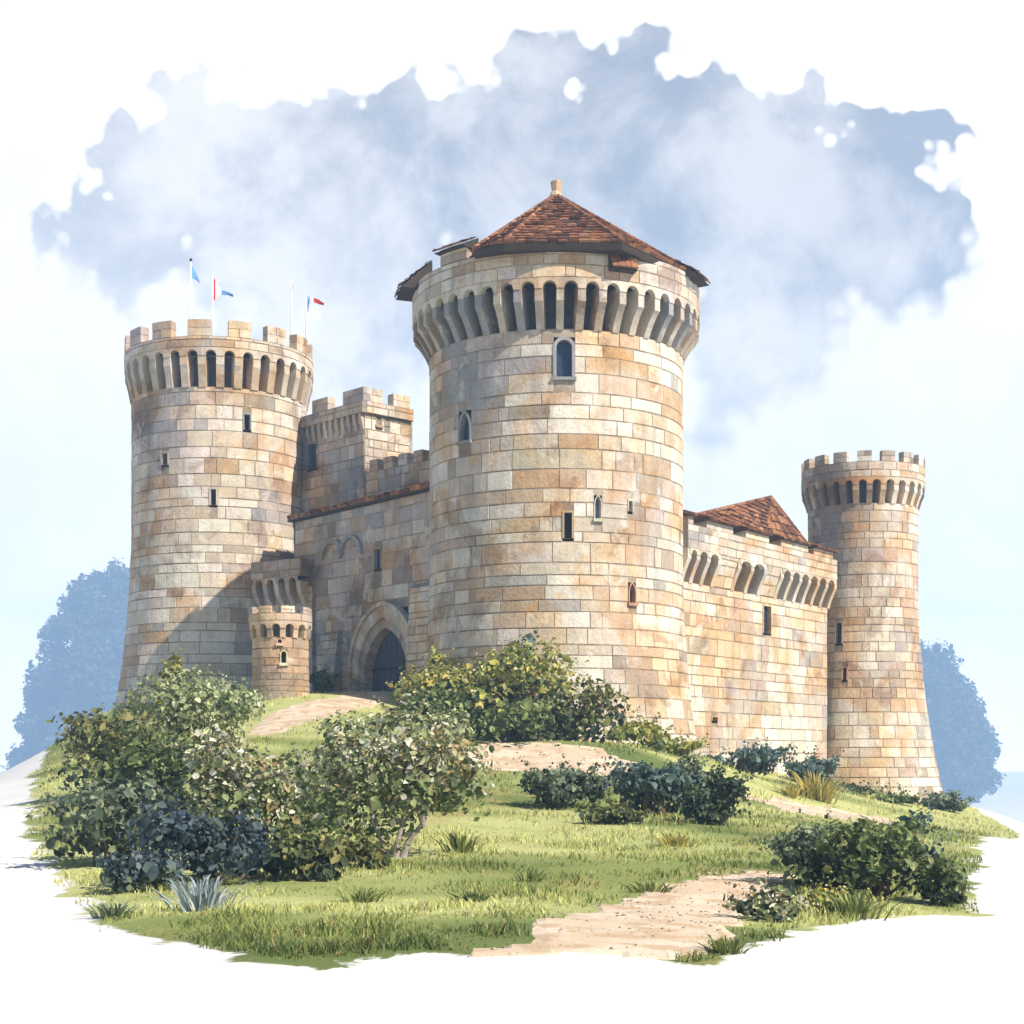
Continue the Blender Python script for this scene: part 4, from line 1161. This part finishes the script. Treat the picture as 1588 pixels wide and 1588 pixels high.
# ---- loose stones on the paths
PV, PF, PC = [], [], []; off = 0
ico = np.array([(1,0,0),(-1,0,0),(0,1,0),(0,-1,0),(0,0,1),(0,0,-1),(.7,.7,.1),(-.7,.7,.1),(.7,-.7,.1),(-.7,-.7,.1)], float)
tri = np.array([(4,0,6),(4,6,2),(4,2,7),(4,7,1),(4,1,9),(4,9,3),(4,3,8),(4,8,0),(5,6,0),(5,2,6),(5,7,2),(5,1,7),(5,9,1),(5,3,9),(5,8,3),(5,0,8)])
for pl, cnt in zip(path_polys, (420, 160, 70, 90)):
    lo, hi = pl.min(0), pl.max(0); q = G.uniform(lo, hi, (cnt * 4, 2)); q = q[in_poly(q, pl)][:cnt]
    for (x, y) in q:
        sz = (0.010 + 0.030 * G.random() ** 4) * (0.6 + y / 40)
        v_ = ico * G.uniform(.7, 1.2, ico.shape) * np.array([sz, sz, sz * .6]) + np.array([x, y, zt(x, y) + 0.025 + sz * .15])
        PV.append(v_); PF.append(tri + off); off += len(ico)
        PC.append(np.repeat(np.array([[.5, .42, .34]]) * G.uniform(.55, 1.2), len(ico), axis=0))
o = np_mesh('path_gravel', np.concatenate(PV), np.concatenate(PF), np.concatenate(PC), M_TRIM); tag(o, 'small loose stones scattered over the sandy paths', None, None, 'stuff')

# =================================================================== PLANTS
LP = {   # leaf palettes
    'sage': [(0.42, 0.44, 0.25), (0.33, 0.37, 0.17), (0.54, 0.54, 0.37), (0.22, 0.27, 0.11), (0.15, 0.19, 0.08)],
    'lime': [(0.40, 0.39, 0.09), (0.30, 0.33, 0.085), (0.48, 0.40, 0.10), (0.17, 0.22, 0.065), (0.48, 0.47, 0.22)],
    'dark': [(0.050, 0.075, 0.037), (0.07, 0.10, 0.046), (0.035, 0.054, 0.034), (0.105, 0.135, 0.06), (0.055, 0.085, 0.06)],
    'olive': [(0.17, 0.18, 0.06), (0.24, 0.24, 0.09), (0.10, 0.115, 0.042), (0.30, 0.27, 0.10), (0.075, 0.10, 0.042)],
    'cream': [(0.56, 0.54, 0.40), (0.66, 0.64, 0.52), (0.40, 0.42, 0.23), (0.22, 0.26, 0.11), (0.11, 0.14, 0.06), (0.30, 0.23, 0.11)],
    'blue': [(0.05, 0.08, 0.10), (0.038, 0.06, 0.08), (0.085, 0.12, 0.13), (0.06, 0.09, 0.085), (0.11, 0.15, 0.155)],
    'teal': [(0.085, 0.14, 0.14), (0.11, 0.17, 0.155), (0.06, 0.10, 0.09), (0.15, 0.21, 0.18)],
    'dusty': [(0.18, 0.22, 0.14), (0.12, 0.155, 0.10), (0.25, 0.285, 0.18), (0.075, 0.105, 0.07)],
    'green': [(0.13, 0.175, 0.06), (0.18, 0.225, 0.08), (0.08, 0.115, 0.042), (0.27, 0.30, 0.12)],
    'amber': [(0.34, 0.24, 0.08), (0.42, 0.30, 0.10), (0.20, 0.16, 0.06), (0.46, 0.40, 0.17)],
    'haze': [(0.07, 0.10, 0.07), (0.085, 0.115, 0.08), (0.055, 0.08, 0.06)],
}
def leaves(cent, nrm, size, cols, rg):
    """cupped ovate leaves: 6 verts, 2 quads each"""
    n = len(cent)
    nrm = nrm / np.maximum(np.linalg.norm(nrm, axis=1, keepdims=True), 1e-6)
    rv = rg.normal(size=(n, 3)); a = np.cross(nrm, rv); a /= np.maximum(np.linalg.norm(a, axis=1, keepdims=True), 1e-6)
    b = np.cross(nrm, a)
    s = size[:, None]; wd = s * rg.uniform(.30, .46, n)[:, None]
    cup = nrm * s * rg.uniform(.05, .22, n)[:, None]
    base = cent - a * s * .5; tip = cent + a * s * .5 - cup * .6
    l1, l2 = cent - a * s * .18 - b * wd + cup, cent + a * s * .20 - b * wd * .8 + cup
    r1, r2 = cent - a * s * .18 + b * wd + cup, cent + a * s * .20 + b * wd * .8 + cup
    V = np.stack([base, l1, l2, tip, r2, r1], 1).reshape(-1, 3)
    i = np.arange(n)[:, None] * 6
    Fq = np.concatenate([i + np.array([[0, 3, 2, 1]]), i + np.array([[0, 5, 4, 3]])], 0)
    return V, Fq, np.repeat(cols, 6, axis=0)

def foliage(rg, W, D, H, pal_bottom, pal_top, nleaf, ls, lobes, base=0.0, ragged=1.0, sprigs=0):
    """leaf cloud of several lobes filling an ellipsoid W x D x H standing on z=base; returns arrays and lobe centres"""
    cen = []; rad = []
    for k in range(lobes):
        az = rg.uniform(0, 2*np.pi); rr = math.sqrt(rg.uniform(0, 1)) * .74
        zf = rg.uniform(0.15, 0.80)
        sh = math.sqrt(max(0.05, 1 - (abs(zf - .40) / .62) ** 2.2))
        x, y = math.cos(az) * rr * W/2 * sh, math.sin(az) * rr * D/2 * sh
        cen.append((x, y, base + H * zf)); rad.append(rg.uniform(.26, .44))
    cen = np.array(cen); rad = np.array(rad)
    li = rg.choice(lobes, nleaf, p=rad**2 / (rad**2).sum())
    d = rg.normal(size=(nleaf, 3)); d /= np.linalg.norm(d, axis=1, keepdims=True)
    rho = rg.uniform(0.2, 1.0, nleaf) ** 0.42 * (1 + ragged * 0.10 * rg.normal(size=nleaf))
    sc = np.array([W/2, D/2, H/2 * 1.05])
    bm_ = np.array([mnoise.noise(Vector(tuple(p * 2.2 + l * 7.3))) for p, l in zip(d, li)])
    c = cen[li] + d * (rad[li] * rho * (1 + .35 * bm_))[:, None] * sc * 1.25
    c[:, 2] = np.maximum(c[:, 2], base + 0.02 * H + rg.uniform(0, .05, nleaf) * H)
    nr = d + rg.normal(size=(nleaf, 3)) * .55 + np.array([0, 0, .35])
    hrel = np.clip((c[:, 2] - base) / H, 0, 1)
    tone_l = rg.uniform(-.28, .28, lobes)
    pick_top = rg.random(nleaf) < np.clip((hrel - .12) * 1.9 + tone_l[li], .08, .97)  # paler palette towards the top: crown highlights painted into the leaf colours
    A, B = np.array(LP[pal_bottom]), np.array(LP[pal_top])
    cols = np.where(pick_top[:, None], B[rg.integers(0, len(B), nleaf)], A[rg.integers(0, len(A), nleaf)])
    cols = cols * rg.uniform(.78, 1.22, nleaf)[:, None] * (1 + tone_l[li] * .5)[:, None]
    size = ls * np.clip(rg.lognormal(-.08, .36, nleaf), .35, 1.9)
    if sprigs:
        cs, ns_, cl, sz = [], [], [], []
        for _ in range(sprigs):
            l = rg.integers(0, lobes); dd = rg.normal(size=3) * np.array([1, 1, .5]) + np.array([0, 0, .75]); dd /= np.linalg.norm(dd)
            p0 = cen[l] + dd * rad[l] * sc * 1.0; ln = ls * rg.uniform(1.6, 3.6); k = int(rg.integers(10, 18))
            f = np.linspace(0, 1, k)[:, None]
            bend = rg.normal(size=3) * .25; bend[2] -= .15
            cs.append(p0 + (dd * f + bend * f * f) * ln + rg.normal(size=(k, 3)) * ls * .28); ns_.append(np.tile(dd, (k, 1)) + rg.normal(size=(k, 3)) * .8)
            cl.append(np.array(LP[pal_top])[rg.integers(0, len(LP[pal_top]), k)] * rg.uniform(.8, 1.2)); sz.append(ls * rg.uniform(.45, 1.0, k) * (1 - .4 * f[:, 0]))
        c = np.concatenate([c] + cs); nr = np.concatenate([nr] + ns_); cols = np.concatenate([cols] + cl); size = np.concatenate([size] + sz)
        c[:, 2] = np.maximum(c[:, 2], base + .02 * H)
    return leaves(c, nr, size, cols, rg), cen, rad

def bush(px, py_base, wpx, py_top, Y, pal_b, pal_t, label, seed, dens=1.0, leafpx=13, lobes=11, name='bush', cat='bush', depth=0.8, stems=7, trunk=None, ragged=1.0):
    rg = np.random.default_rng(seed)
    X = (px - CXP) / F * Y
    z = zt(X, Y)
    zbp = (HOR - py_base) / F * Y
    H = (HOR - py_top) / F * Y - z
    W = wpx / F * Y; D = W * depth
    ls = leafpx * 0.8 / F * Y
    t = thing(name, label, cat, 'bushes around the castle' if cat == 'bush' else None); t.location = (X, Y, z)
    n = int(dens * 3.6 * (W * H) / (ls * ls)) + 300
    n = min(n, 20000)
    b0 = 0.0 if trunk is None else trunk * H
    (V, Fq, C), cen, rad = foliage(rg, W, D, H - b0, pal_b, pal_t, n, ls, lobes, b0, ragged, int(lobes * 3.2))
    # never sink leaves into the slope
    gz = zt_arr(V[:, 0] + X, V[:, 1] + Y) - z
    lowest = gz.reshape(-1, 6).max(1) + 0.03
    dz = np.maximum(0, lowest - V[:, 2].reshape(-1, 6).min(1)); V[:, 2] += np.repeat(dz, 6)
    np_mesh('foliage', V, Fq, C, M_LEAF, t)
    mb = MB(); rr = random.Random(seed)
    if trunk is None:
        for k in range(min(stems, len(cen))):
            c = Vector(cen[k]); a = Vector((rr.uniform(-.12, .12) * W, rr.uniform(-.12, .12) * D, -0.05))
            m = a.lerp(c, .5) + Vector((rr.uniform(-.06, .06) * W, 0, .06 * H))
            mb.tube([a, m, c], [.018 * H + .01, .013 * H + .008, .005 * H + .004], (.1, .1, .1), 0, n=6)
        mb.build('stem', M_BARK, t)
    else:
        # two leaning trunks that fork into limbs
        for (ox, lean) in ((-0.07, -0.10), (0.03, 0.05), (0.10, 0.16)):
            a = Vector((ox * W * .5, rr.uniform(-.1, .1), -0.1)); f = Vector((lean * W, rr.uniform(-.15, .15), b0 + H * .12))
            m = a.lerp(f, .5) + Vector((rr.uniform(-.03, .03) * W, 0, 0))
            mb.tube([a - Vector((0, 0, .05)), a.lerp(m, .3), m, f], [.036 * H, .024 * H, .018 * H, .013 * H], (.3, .26, .23), 0, n=8)
            near = sorted(range(len(cen)), key=lambda k: (Vector(cen[k]) - f).length)[:4]
            for k in near:
                c = Vector(cen[k]); mm = f.lerp(c, .5) + Vector((0, 0, .03 * H))
                mb.tube([f - Vector((0, 0, .04)), mm, c], [.014 * H, .009 * H, .004 * H], (.3, .26, .23), 0, n=6)
        mb.build('trunk', M_PALEBARK, t)
    return t
def tuft(px, py, wpx, hpx, label, cols, seed, n=90, group='grass tufts'):
    X, Y = ground_at(px, py); rg = np.random.default_rng(seed)
    z = zt(X, Y); W = wpx / F * Y; H = hpx / F * Y
    x = rg.normal(0, W * .16, n); y = rg.normal(0, W * .12, n)
    hh = H * rg.uniform(.45, 1.0, n)
    base = np.stack([x, y, zt_arr(x + X, y + Y) - z - 0.02], -1)
    out = np.stack([x / (W * .25) + rg.normal(0, .25, n), y / (W * .25) + rg.normal(0, .25, n), np.zeros(n)], -1) * (W * .30)
    wd = (0.010 * H + .006 + Y * .00045) * rg.uniform(.7, 1.4, n)
    a = rg.uniform(0, 2*np.pi, n); off = np.stack([np.cos(a) * wd, np.sin(a) * wd, 0 * a], -1)
    m1 = base + out * .30 + np.array([0, 0, 1]) * (hh * .55)[:, None]; m2 = base + out * .68 + np.array([0, 0, 1]) * (hh * .88)[:, None]
    tp = base + out * 1.1 + np.array([0, 0, 1]) * (hh * (1 - .10 * rg.random(n)))[:, None]
    V = np.stack([base - off, base + off, m1 + off * .9, m1 - off * .9, m2 + off * .55, m2 - off * .55, tp + off * .1, tp - off * .1], 1).reshape(-1, 3)
    i = np.arange(n)[:, None] * 8
    Fq = np.concatenate([i + np.array([[0, 1, 2, 3]]), i + np.array([[3, 2, 4, 5]]), i + np.array([[5, 4, 6, 7]])], 0)
    cc = np.array(cols)[rg.integers(0, len(cols), n)] * rg.uniform(.8, 1.2, n)[:, None]
    o = np_mesh('grass_tuft', V, Fq, np.repeat(cc, 8, axis=0), M_LEAF); o.location = (X, Y, z)
    tag(o, label, 'grass tuft', group)
    return o

B = bush
# left-hand thicket
B(305, 1155, 225, 1020, 64, 'sage', 'sage', 'pale sage bush at the foot of the left tower, lime sprig on top', 1, 1.2, 11, 13)
B(272, 1100, 60, 1012, 66, 'lime', 'lime', 'small lime green bush poking above the pale sage bush', 2, 1.1, 13, 7)
B(185, 1240, 200, 1085, 54, 'dark', 'olive', 'olive green bush standing in front of the left foot of the left tower', 3, 1.2, 14, 13)
B(250, 1285, 190, 1130, 47, 'dark', 'green', 'deep green bush between the olive bush and the tall cream flecked one', 4, 1.2, 15, 12)
B(400, 1320, 250, 1125, 39, 'green', 'cream', 'broad bush with cream and sage leaves below the doorway path', 5, 1.25, 13, 15)
B(505, 1255, 150, 1100, 44, 'dusty', 'sage', 'dusty green bush squeezed between the cream bush and the forked one', 6, 1.1, 13, 10)
B(610, 1340, 285, 1090, 36, 'green', 'cream', 'large cream leaved shrub on pale forked trunks beside the lawn', 7, 1.15, 13, 18, name='shrub_tree', cat='shrub', trunk=0.10)
B(680, 1225, 140, 1120, 50, 'olive', 'amber', 'amber tinged bush behind the right side of the forked shrub', 8, 1.1, 13, 9)
B(165, 1372, 200, 1215, 35, 'dusty', 'dusty', 'dusty grey green bush at the left edge of the meadow', 9, 1.1, 18, 10)
B(335, 1402, 260, 1245, 31, 'blue', 'blue', 'dark blue green bush low in front, behind the silver grass tuft', 10, 1.2, 18, 13)
B(215, 1405, 150, 1312, 30, 'dusty', 'blue', 'small blue grey bush left of the silver grass tuft', 11, 1.0, 17, 8)
B(475, 1400, 120, 1300, 31, 'dark', 'olive', 'small olive bush under the forked shrub, right of the dark blue green bush', 12, 0.9, 20, 7)
B(560, 1352, 80, 1310, 33, 'olive', 'olive', 'low olive plant at the foot of the pale forked trunks', 13, 0.9, 18, 6)
# in front of the door and the main tower
B(640, 1215, 190, 1092, 60, 'dark', 'sage', 'sage green bush behind the forked shrub, left of the bare path', 39, 1.2, 12, 11)
B(835, 1152, 250, 1080, 70.5, 'dark', 'green', 'long low dark bush along the top of the bare path', 40, 1.2, 12, 14)
B(682, 1122, 150, 1028, 77, 'green', 'lime', 'green bush just right of the arched doorway', 14, 1.2, 12, 11)
B(695, 1060, 60, 1000, 81, 'amber', 'lime', 'small yellow bush against the left foot of the main tower', 15, 1.0, 13, 6)
B(785, 1142, 225, 1000, 73, 'dark', 'lime', 'yellow green topped bush in front of the main tower', 16, 1.25, 13, 13)
B(790, 1050, 90, 962, 77, 'teal', 'teal', 'blue green sapling sticking up behind the yellow green bush', 17, 0.55, 14, 6)
B(885, 1148, 195, 1045, 72, 'dark', 'olive', 'olive bush right of the yellow green one, before the main tower', 18, 1.25, 12, 11)
B(700, 1142, 150, 1065, 71, 'dark', 'green', 'dark bush below the small yellow one, above the sandy path', 19, 1.2, 12, 9)
B(505, 1076, 52, 1032, 90.5, 'teal', 'green', 'small blue green bush between the turret and the door arch', 20, 1.1, 10, 6)
B(985, 1168, 110, 1118, 75.5, 'green', 'lime', 'low lime green bush at the front foot of the main tower', 21, 1.1, 11, 9)
B(1055, 1186, 85, 1145, 77, 'green', 'lime', 'low lime bush at the right foot of the main tower', 22, 1.1, 11, 8)
# the row in the middle right
B(880, 1260, 145, 1188, 53, 'dark', 'dusty', 'dark green bush at the left end of the row above the lawn', 23, 1.2, 15, 10)
B(1015, 1272, 170, 1182, 51, 'dark', 'teal', 'bluish bush in the middle of the row above the lawn', 24, 1.2, 15, 11)
B(1115, 1290, 120, 1205, 48, 'dark', 'dark', 'darkest bush, at the right end of the row above the lawn', 25, 1.2, 15, 9)
B(955, 1288, 90, 1250, 46.5, 'dark', 'olive', 'small low bush in front of the row above the lawn', 26, 1.0, 15, 6)
B(1060, 1215, 120, 1168, 62, 'green', 'dusty', 'pale green bush behind the row, below the main tower', 27, 1.1, 12, 8)
B(1150, 1218, 130, 1160, 84, 'dusty', 'teal', 'grey green bush under the left part of the right wall', 28, 1.2, 12, 9)
B(1245, 1232, 105, 1172, 92, 'dark', 'teal', 'blue green bush in the corner of right wall and slim tower', 29, 1.2, 12, 8)
B(1320, 1256, 90, 1225, 93, 'dusty', 'green', 'flat green bush at the left foot of the slim right tower', 30, 1.1, 11, 7)
B(1385, 1264, 85, 1234, 92, 'dark', 'green', 'flat dark bush at the front foot of the slim right tower', 31, 1.1, 11, 7)
B(1465, 1268, 85, 1230, 95, 'dark', 'dusty', 'bush at the outer right foot of the slim right tower', 32, 1.1, 11, 7)
# bottom right
B(1275, 1408, 165, 1280, 31, 'dark', 'dusty', 'dark bush right where the lower path bends', 33, 1.15, 15, 13)
B(1365, 1418, 175, 1268, 30, 'dark', 'green', 'tallest bush of the clump at the lower right', 34, 1.15, 15, 14)
B(1455, 1420, 110, 1335, 29.5, 'dark', 'green', 'rightmost round bush of the lower right clump', 35, 1.15, 15, 11)
B(1405, 1340, 95, 1262, 38, 'teal', 'teal', 'blue green bush behind the lower right clump', 36, 1.1, 17, 7)
B(1205, 1455, 130, 1378, 25, 'dark', 'cream', 'low white flecked bush beside the bottom path', 37, 1.0, 17, 8)
B(1310, 1430, 140, 1385, 27, 'green', 'lime', 'low grassy green bush in front of the lower right clump', 38, 1.0, 16, 8)
# tufts of taller grass
SIL = [(0.34, 0.40, 0.42), (0.22, 0.28, 0.31), (0.46, 0.50, 0.50)]; YEL = [(0.42, 0.36, 0.08), (0.34, 0.32, 0.09), (0.48, 0.38, 0.12)]; GRN = [(0.20, 0.24, 0.07), (0.28, 0.30, 0.10), (0.13, 0.17, 0.05)]
tuft(315, 1412, 105, 62, 'silver blue grass tuft in front of the dark blue green bush', SIL, 1, 130)
tuft(1265, 1240, 75, 48, 'bright yellow grass tuft below the right wall', YEL, 2, 110)
tuft(1225, 1236, 40, 24, 'small ochre grass tuft left of the bright yellow one', YEL, 3, 60)
tuft(715, 1322, 70, 36, 'thin green grass tuft on the lawn beside the forked shrub', GRN, 4, 60)
tuft(1050, 1312, 70, 26, 'dry grass tuft on the lawn below the bush row', YEL, 5, 60)
tuft(820, 1368, 60, 24, 'sparse grass tuft in the middle of the lawn', GRN, 6, 50)
tuft(735, 1398, 70, 18, 'low dark green grass tuft on the lower lawn', [(0.09, 0.13, 0.04), (0.13, 0.17, 0.05)], 7, 70)
tuft(1010, 1385, 70, 22, 'green grass tuft at the left bank of the bottom path', GRN, 8, 70)
tuft(1330, 1425, 90, 50, 'tall green grass tuft in front of the lower right clump', GRN, 9, 100)
tuft(1130, 1478, 80, 34, 'lowest grass tuft, beside the bottom path', GRN, 10, 90)
tuft(175, 1425, 90, 30, 'grey green grass tuft at the lower left edge of the meadow', [(0.22, 0.26, 0.15), (0.15, 0.19, 0.10)], 11, 80)
tuft(560, 1400, 80, 28, 'yellow green grass tuft below the small olive bush', GRN, 12, 70)

# =================================================================== FAR WOODED HILLS
HD = 1250.0
def far_hill(px0, px1, py_top, seed, side, label):
    rg = np.random.default_rng(seed)
    cx = ((px0 + px1) / 2 - CXP) / F * HD; W = (px1 - px0) / F * HD / 2; top = (HOR - py_top) / F * HD
    n, k = 40, 14; V, Fs = [], []
    for j in range(k + 1):
        t = j / k; rad = (1 - t ** 1.6) ** 0.6 if t < 1 else 0.0
        for i in range(n):
            a = 2 * math.pi * i / n
            V.append((cx + W * 0.80 * rad * math.cos(a), HD + W * 1.1 * rad * math.sin(a), PLAIN - 1.5 + (top * .78 - PLAIN) * t))
    for j in range(k):
        for i in range(n): Fs.append((j*n+i, j*n+(i+1) % n, (j+1)*n+(i+1) % n, (j+1)*n+i))
    mb = MB(); mb.add(V, Fs, (0.10, 0.14, 0.09)); h = mb.build('hill', plain_mat('hill_turf', (0.09, 0.12, 0.075), 0.95, 0.3, 0.05, 0), smooth=True)
    tag(h, kind='structure')
    Vs, Fq, Cs = [], [], []; off = 0
    for q in range(120):
        t = rg.uniform(0, .97); rad = (1 - t ** 1.6) ** 0.6
        a = rg.uniform(math.pi, 2 * math.pi)
        x, y, z = cx + W * .95 * rad * math.cos(a), HD + W * 1.3 * rad * math.sin(a), PLAIN - 1.5 + (top * .84 - PLAIN) * t
        s = rg.uniform(15, 32)
        (v, f, c), _, _ = foliage(rg, s * 1.15, s * 1.15, s * 1.15, 'haze', 'haze', 420, 3.2, 7, 0)
        v = v + np.array([x, y, z - 3.0]); Vs.append(v); Fq.append(f + off); Cs.append(c); off += len(v)
    o = np_mesh('far_wood', np.concatenate(Vs), np.concatenate(Fq), np.concatenate(Cs), M_LEAF)
    tag(o, label, None, None, 'stuff')
far_hill(45, 300, 862, 5, -1, 'far blue wood on the hill left of the castle')
far_hill(1300, 1528, 1005, 6, 1, 'far blue wood on the hill right of the castle')

# =================================================================== LIGHT, SKY, AIR
SUN_AZ, SUN_EL = R_(53), R_(43)      # right of the line back to the viewer; height
sdir = Vector((math.sin(SUN_AZ) * math.cos(SUN_EL), -math.cos(SUN_AZ) * math.cos(SUN_EL), math.sin(SUN_EL)))
sl = bpy.data.lights.new('sun', 'SUN'); sl.energy = 5.0; sl.angle = R_(0.5); sl.color = (1.0, 0.91, 0.78)
so = bpy.data.objects.new('sun', sl); COL.objects.link(so); so.rotation_euler = (-sdir).to_track_quat('-Z', 'Y').to_euler(); so.location = (40, -20, 60)

w = bpy.data.worlds.new('World'); scene.world = w; w.use_nodes = True
nt = w.node_tree; nt.nodes.clear()
outn = nt.nodes.new('ShaderNodeOutputWorld')
sky = nt.nodes.new('ShaderNodeTexSky'); sky.sky_type = 'NISHITA'; sky.sun_disc = False
sky.sun_elevation = SUN_EL; sky.sun_rotation = math.pi - SUN_AZ; sky.altitude = 200; sky.air_density = 1.0; sky.dust_density = 0.1; sky.ozone_density = 1.6
bg1 = nt.nodes.new('ShaderNodeBackground'); bg1.inputs['Strength'].default_value = 0.060
L(nt, sky.outputs[0], bg1.inputs['Color'])
tc = nt.nodes.new('ShaderNodeTexCoord'); sx = nt.nodes.new('ShaderNodeSeparateXYZ'); L(nt, tc.outputs['Generated'], sx.inputs[0])
dx, dy, dz = sx.outputs
dys = math_n(nt, 'MAXIMUM', dy, 0.05)
u = math_n(nt, 'DIVIDE', dx, dys); v = math_n(nt, 'DIVIDE', dz, dys)
cmb = nt.nodes.new('ShaderNodeCombineXYZ'); L(nt, u, cmb.inputs[0]); L(nt, v, cmb.inputs[1])
uv = cmb.outputs[0]
def vo(scale, off=(0, 0, 0)):
    n = nt.nodes.new('ShaderNodeTexVoronoi'); n.feature = 'SMOOTH_F1'; n.inputs['Scale'].default_value = scale
    n.inputs['Smoothness'].default_value = 0.35; n.inputs['Detail'].default_value = 2.0
    L(nt, uv, n.inputs['Vector']); return n.outputs['Distance']
# openings of blue between the clouds: ellipses (centre u, v, radii) + billowing edges
ell = [(700, 250, 230, 150), (1000, 260, 330, 190), (1260, 330, 240, 160), (380, 270, 250, 140), (205, 380, 125, 120), (500, 400, 260, 180), (560, 560, 150, 130),
       (1180, 470, 170, 190), (175, 250, 70, 90), (1390, 420, 110, 70), (1420, 230, 60, 70), (900, 420, 300, 160), (270, 150, 70, 50), (1090, 160, 90, 70), (840, 140, 110, 70), (1110, 640, 60, 110), (1150, 560, 110, 130)]
acc = None
for (cx, cy, rx, ry) in ell:
    a = math_n(nt, 'MULTIPLY', math_n(nt, 'SUBTRACT', u, (cx - CXP) / F), F / rx); b = math_n(nt, 'MULTIPLY', math_n(nt, 'SUBTRACT', v, (HOR - cy) / F), F / ry)
    d = math_n(nt, 'SUBTRACT', 1.0, math_n(nt, 'SQRT', math_n(nt, 'ADD', math_n(nt, 'MULTIPLY', a, a), math_n(nt, 'MULTIPLY', b, b))))
    d = math_n(nt, 'MULTIPLY', d, min(rx, ry) / 150.0)
    acc = d if acc is None else math_n(nt, 'SMOOTH_MAX', acc, d, 0.25)
bil = math_n(nt, 'SUBTRACT', vo(26), 0.42); bil2 = math_n(nt, 'SUBTRACT', noise_n(nt, uv, 38, 6, 0.6), 0.5)
fld = math_n(nt, 'ADD', acc, math_n(nt, 'ADD', math_n(nt, 'MULTIPLY', bil, 0.75), math_n(nt, 'MULTIPLY', bil2, 0.16)))
soft = maprange(nt, v, 0.36, 0.20, 0.10, 0.75)
hole = maprange(nt, math_n(nt, 'DIVIDE', math_n(nt, 'SUBTRACT', fld, 0.40), soft), 0.0, 1.0, 0, 1, True)
# thin veils inside the blue
veil = maprange(nt, noise_n(nt, uv, 8.5, 8, 0.62, 0.25), 0.38, 0.62, 0, 1, True)
leftw = maprange(nt, u, -0.02, -0.22, 0, 0.30); loww = maprange(nt, v, 0.34, 0.18, 0, 0.45)
vv = math_n(nt, 'ADD', math_n(nt, 'MULTIPLY', veil, 0.62), math_n(nt, 'ADD', leftw, loww), clamp=True)
blue = math_n(nt, 'MULTIPLY', hole, math_n(nt, 'SUBTRACT', 0.74, math_n(nt, 'MULTIPLY', vv, 0.62)))
front = math_n(nt, 'MULTIPLY', maprange(nt, dy, 0.70, 0.84, 0, 1, True), maprange(nt, v, 0.62, 0.52, 0, 1, True))
cloud = math_n(nt, 'MULTIPLY', math_n(nt, 'SUBTRACT', 1.0, blue), front)
cl_s = maprange(nt, noise_n(nt, uv, 11, 5, 0.55), 0.35, 0.65, 0.93, 1.04)
bg2 = nt.nodes.new('ShaderNodeBackground')
CLOUD = 0.77
hz = maprange(nt, v, 0.20, 0.0, 0, 1, True)
cc = mixc(nt, hz, (1.0, 0.965, 0.92), (1.0, 0.91, 0.80)); L(nt, cc, bg2.inputs['Color'])
L(nt, math_n(nt, 'MULTIPLY', cl_s, math_n(nt, 'ADD', CLOUD, math_n(nt, 'MULTIPLY', hz, 0.5))), bg2.inputs['Strength'])
mx = nt.nodes.new('ShaderNodeMixShader'); L(nt, cloud, mx.inputs[0]); L(nt, bg1.outputs[0], mx.inputs[1]); L(nt, bg2.outputs[0], mx.inputs[2])
L(nt, mx.outputs[0], outn.inputs['Surface'])

HAZE = True
if HAZE:
    mb = MB(); mb.box((-1900, -60, -45), (1900, 1900, 190))
    hb = mb.build('haze', []); tag(hb, 'thin blue air haze over the whole scene', None, None, 'stuff')
    m = bpy.data.materials.new('air'); m.use_nodes = True; nt = m.node_tree; nt.nodes.clear()
    o = nt.nodes.new('ShaderNodeOutputMaterial'); pv = nt.nodes.new('ShaderNodeVolumePrincipled')
    pv.inputs['Color'].default_value = (0.42, 0.65, 1.0, 1); pv.inputs['Density'].default_value = 0.00064; pv.inputs['Anisotropy'].default_value = 0.0
    L(nt, pv.outputs[0], o.inputs['Volume']); hb.data.materials.append(m)

cam = bpy.data.cameras.new('camera'); co = bpy.data.objects.new('camera', cam); COL.objects.link(co)
co.location = (0, 0, 0); co.rotation_euler = (math.pi / 2, 0, 0)
cam.sensor_width = 36; cam.lens = 36 * F / 1588; cam.shift_y = (HOR - 794) / 1588; cam.clip_start = 0.1; cam.clip_end = 9000
scene.camera = co
vs_ = scene.view_settings; vs_.view_transform = 'Standard'; vs_.look = 'None'; vs_.exposure = 0.73; vs_.gamma = 1
try: vs_.use_curve_mapping = False
except Exception: pass
scene.cycles.use_denoising = True
scene.cycles.max_bounces = 8; scene.cycles.volume_bounces = 1
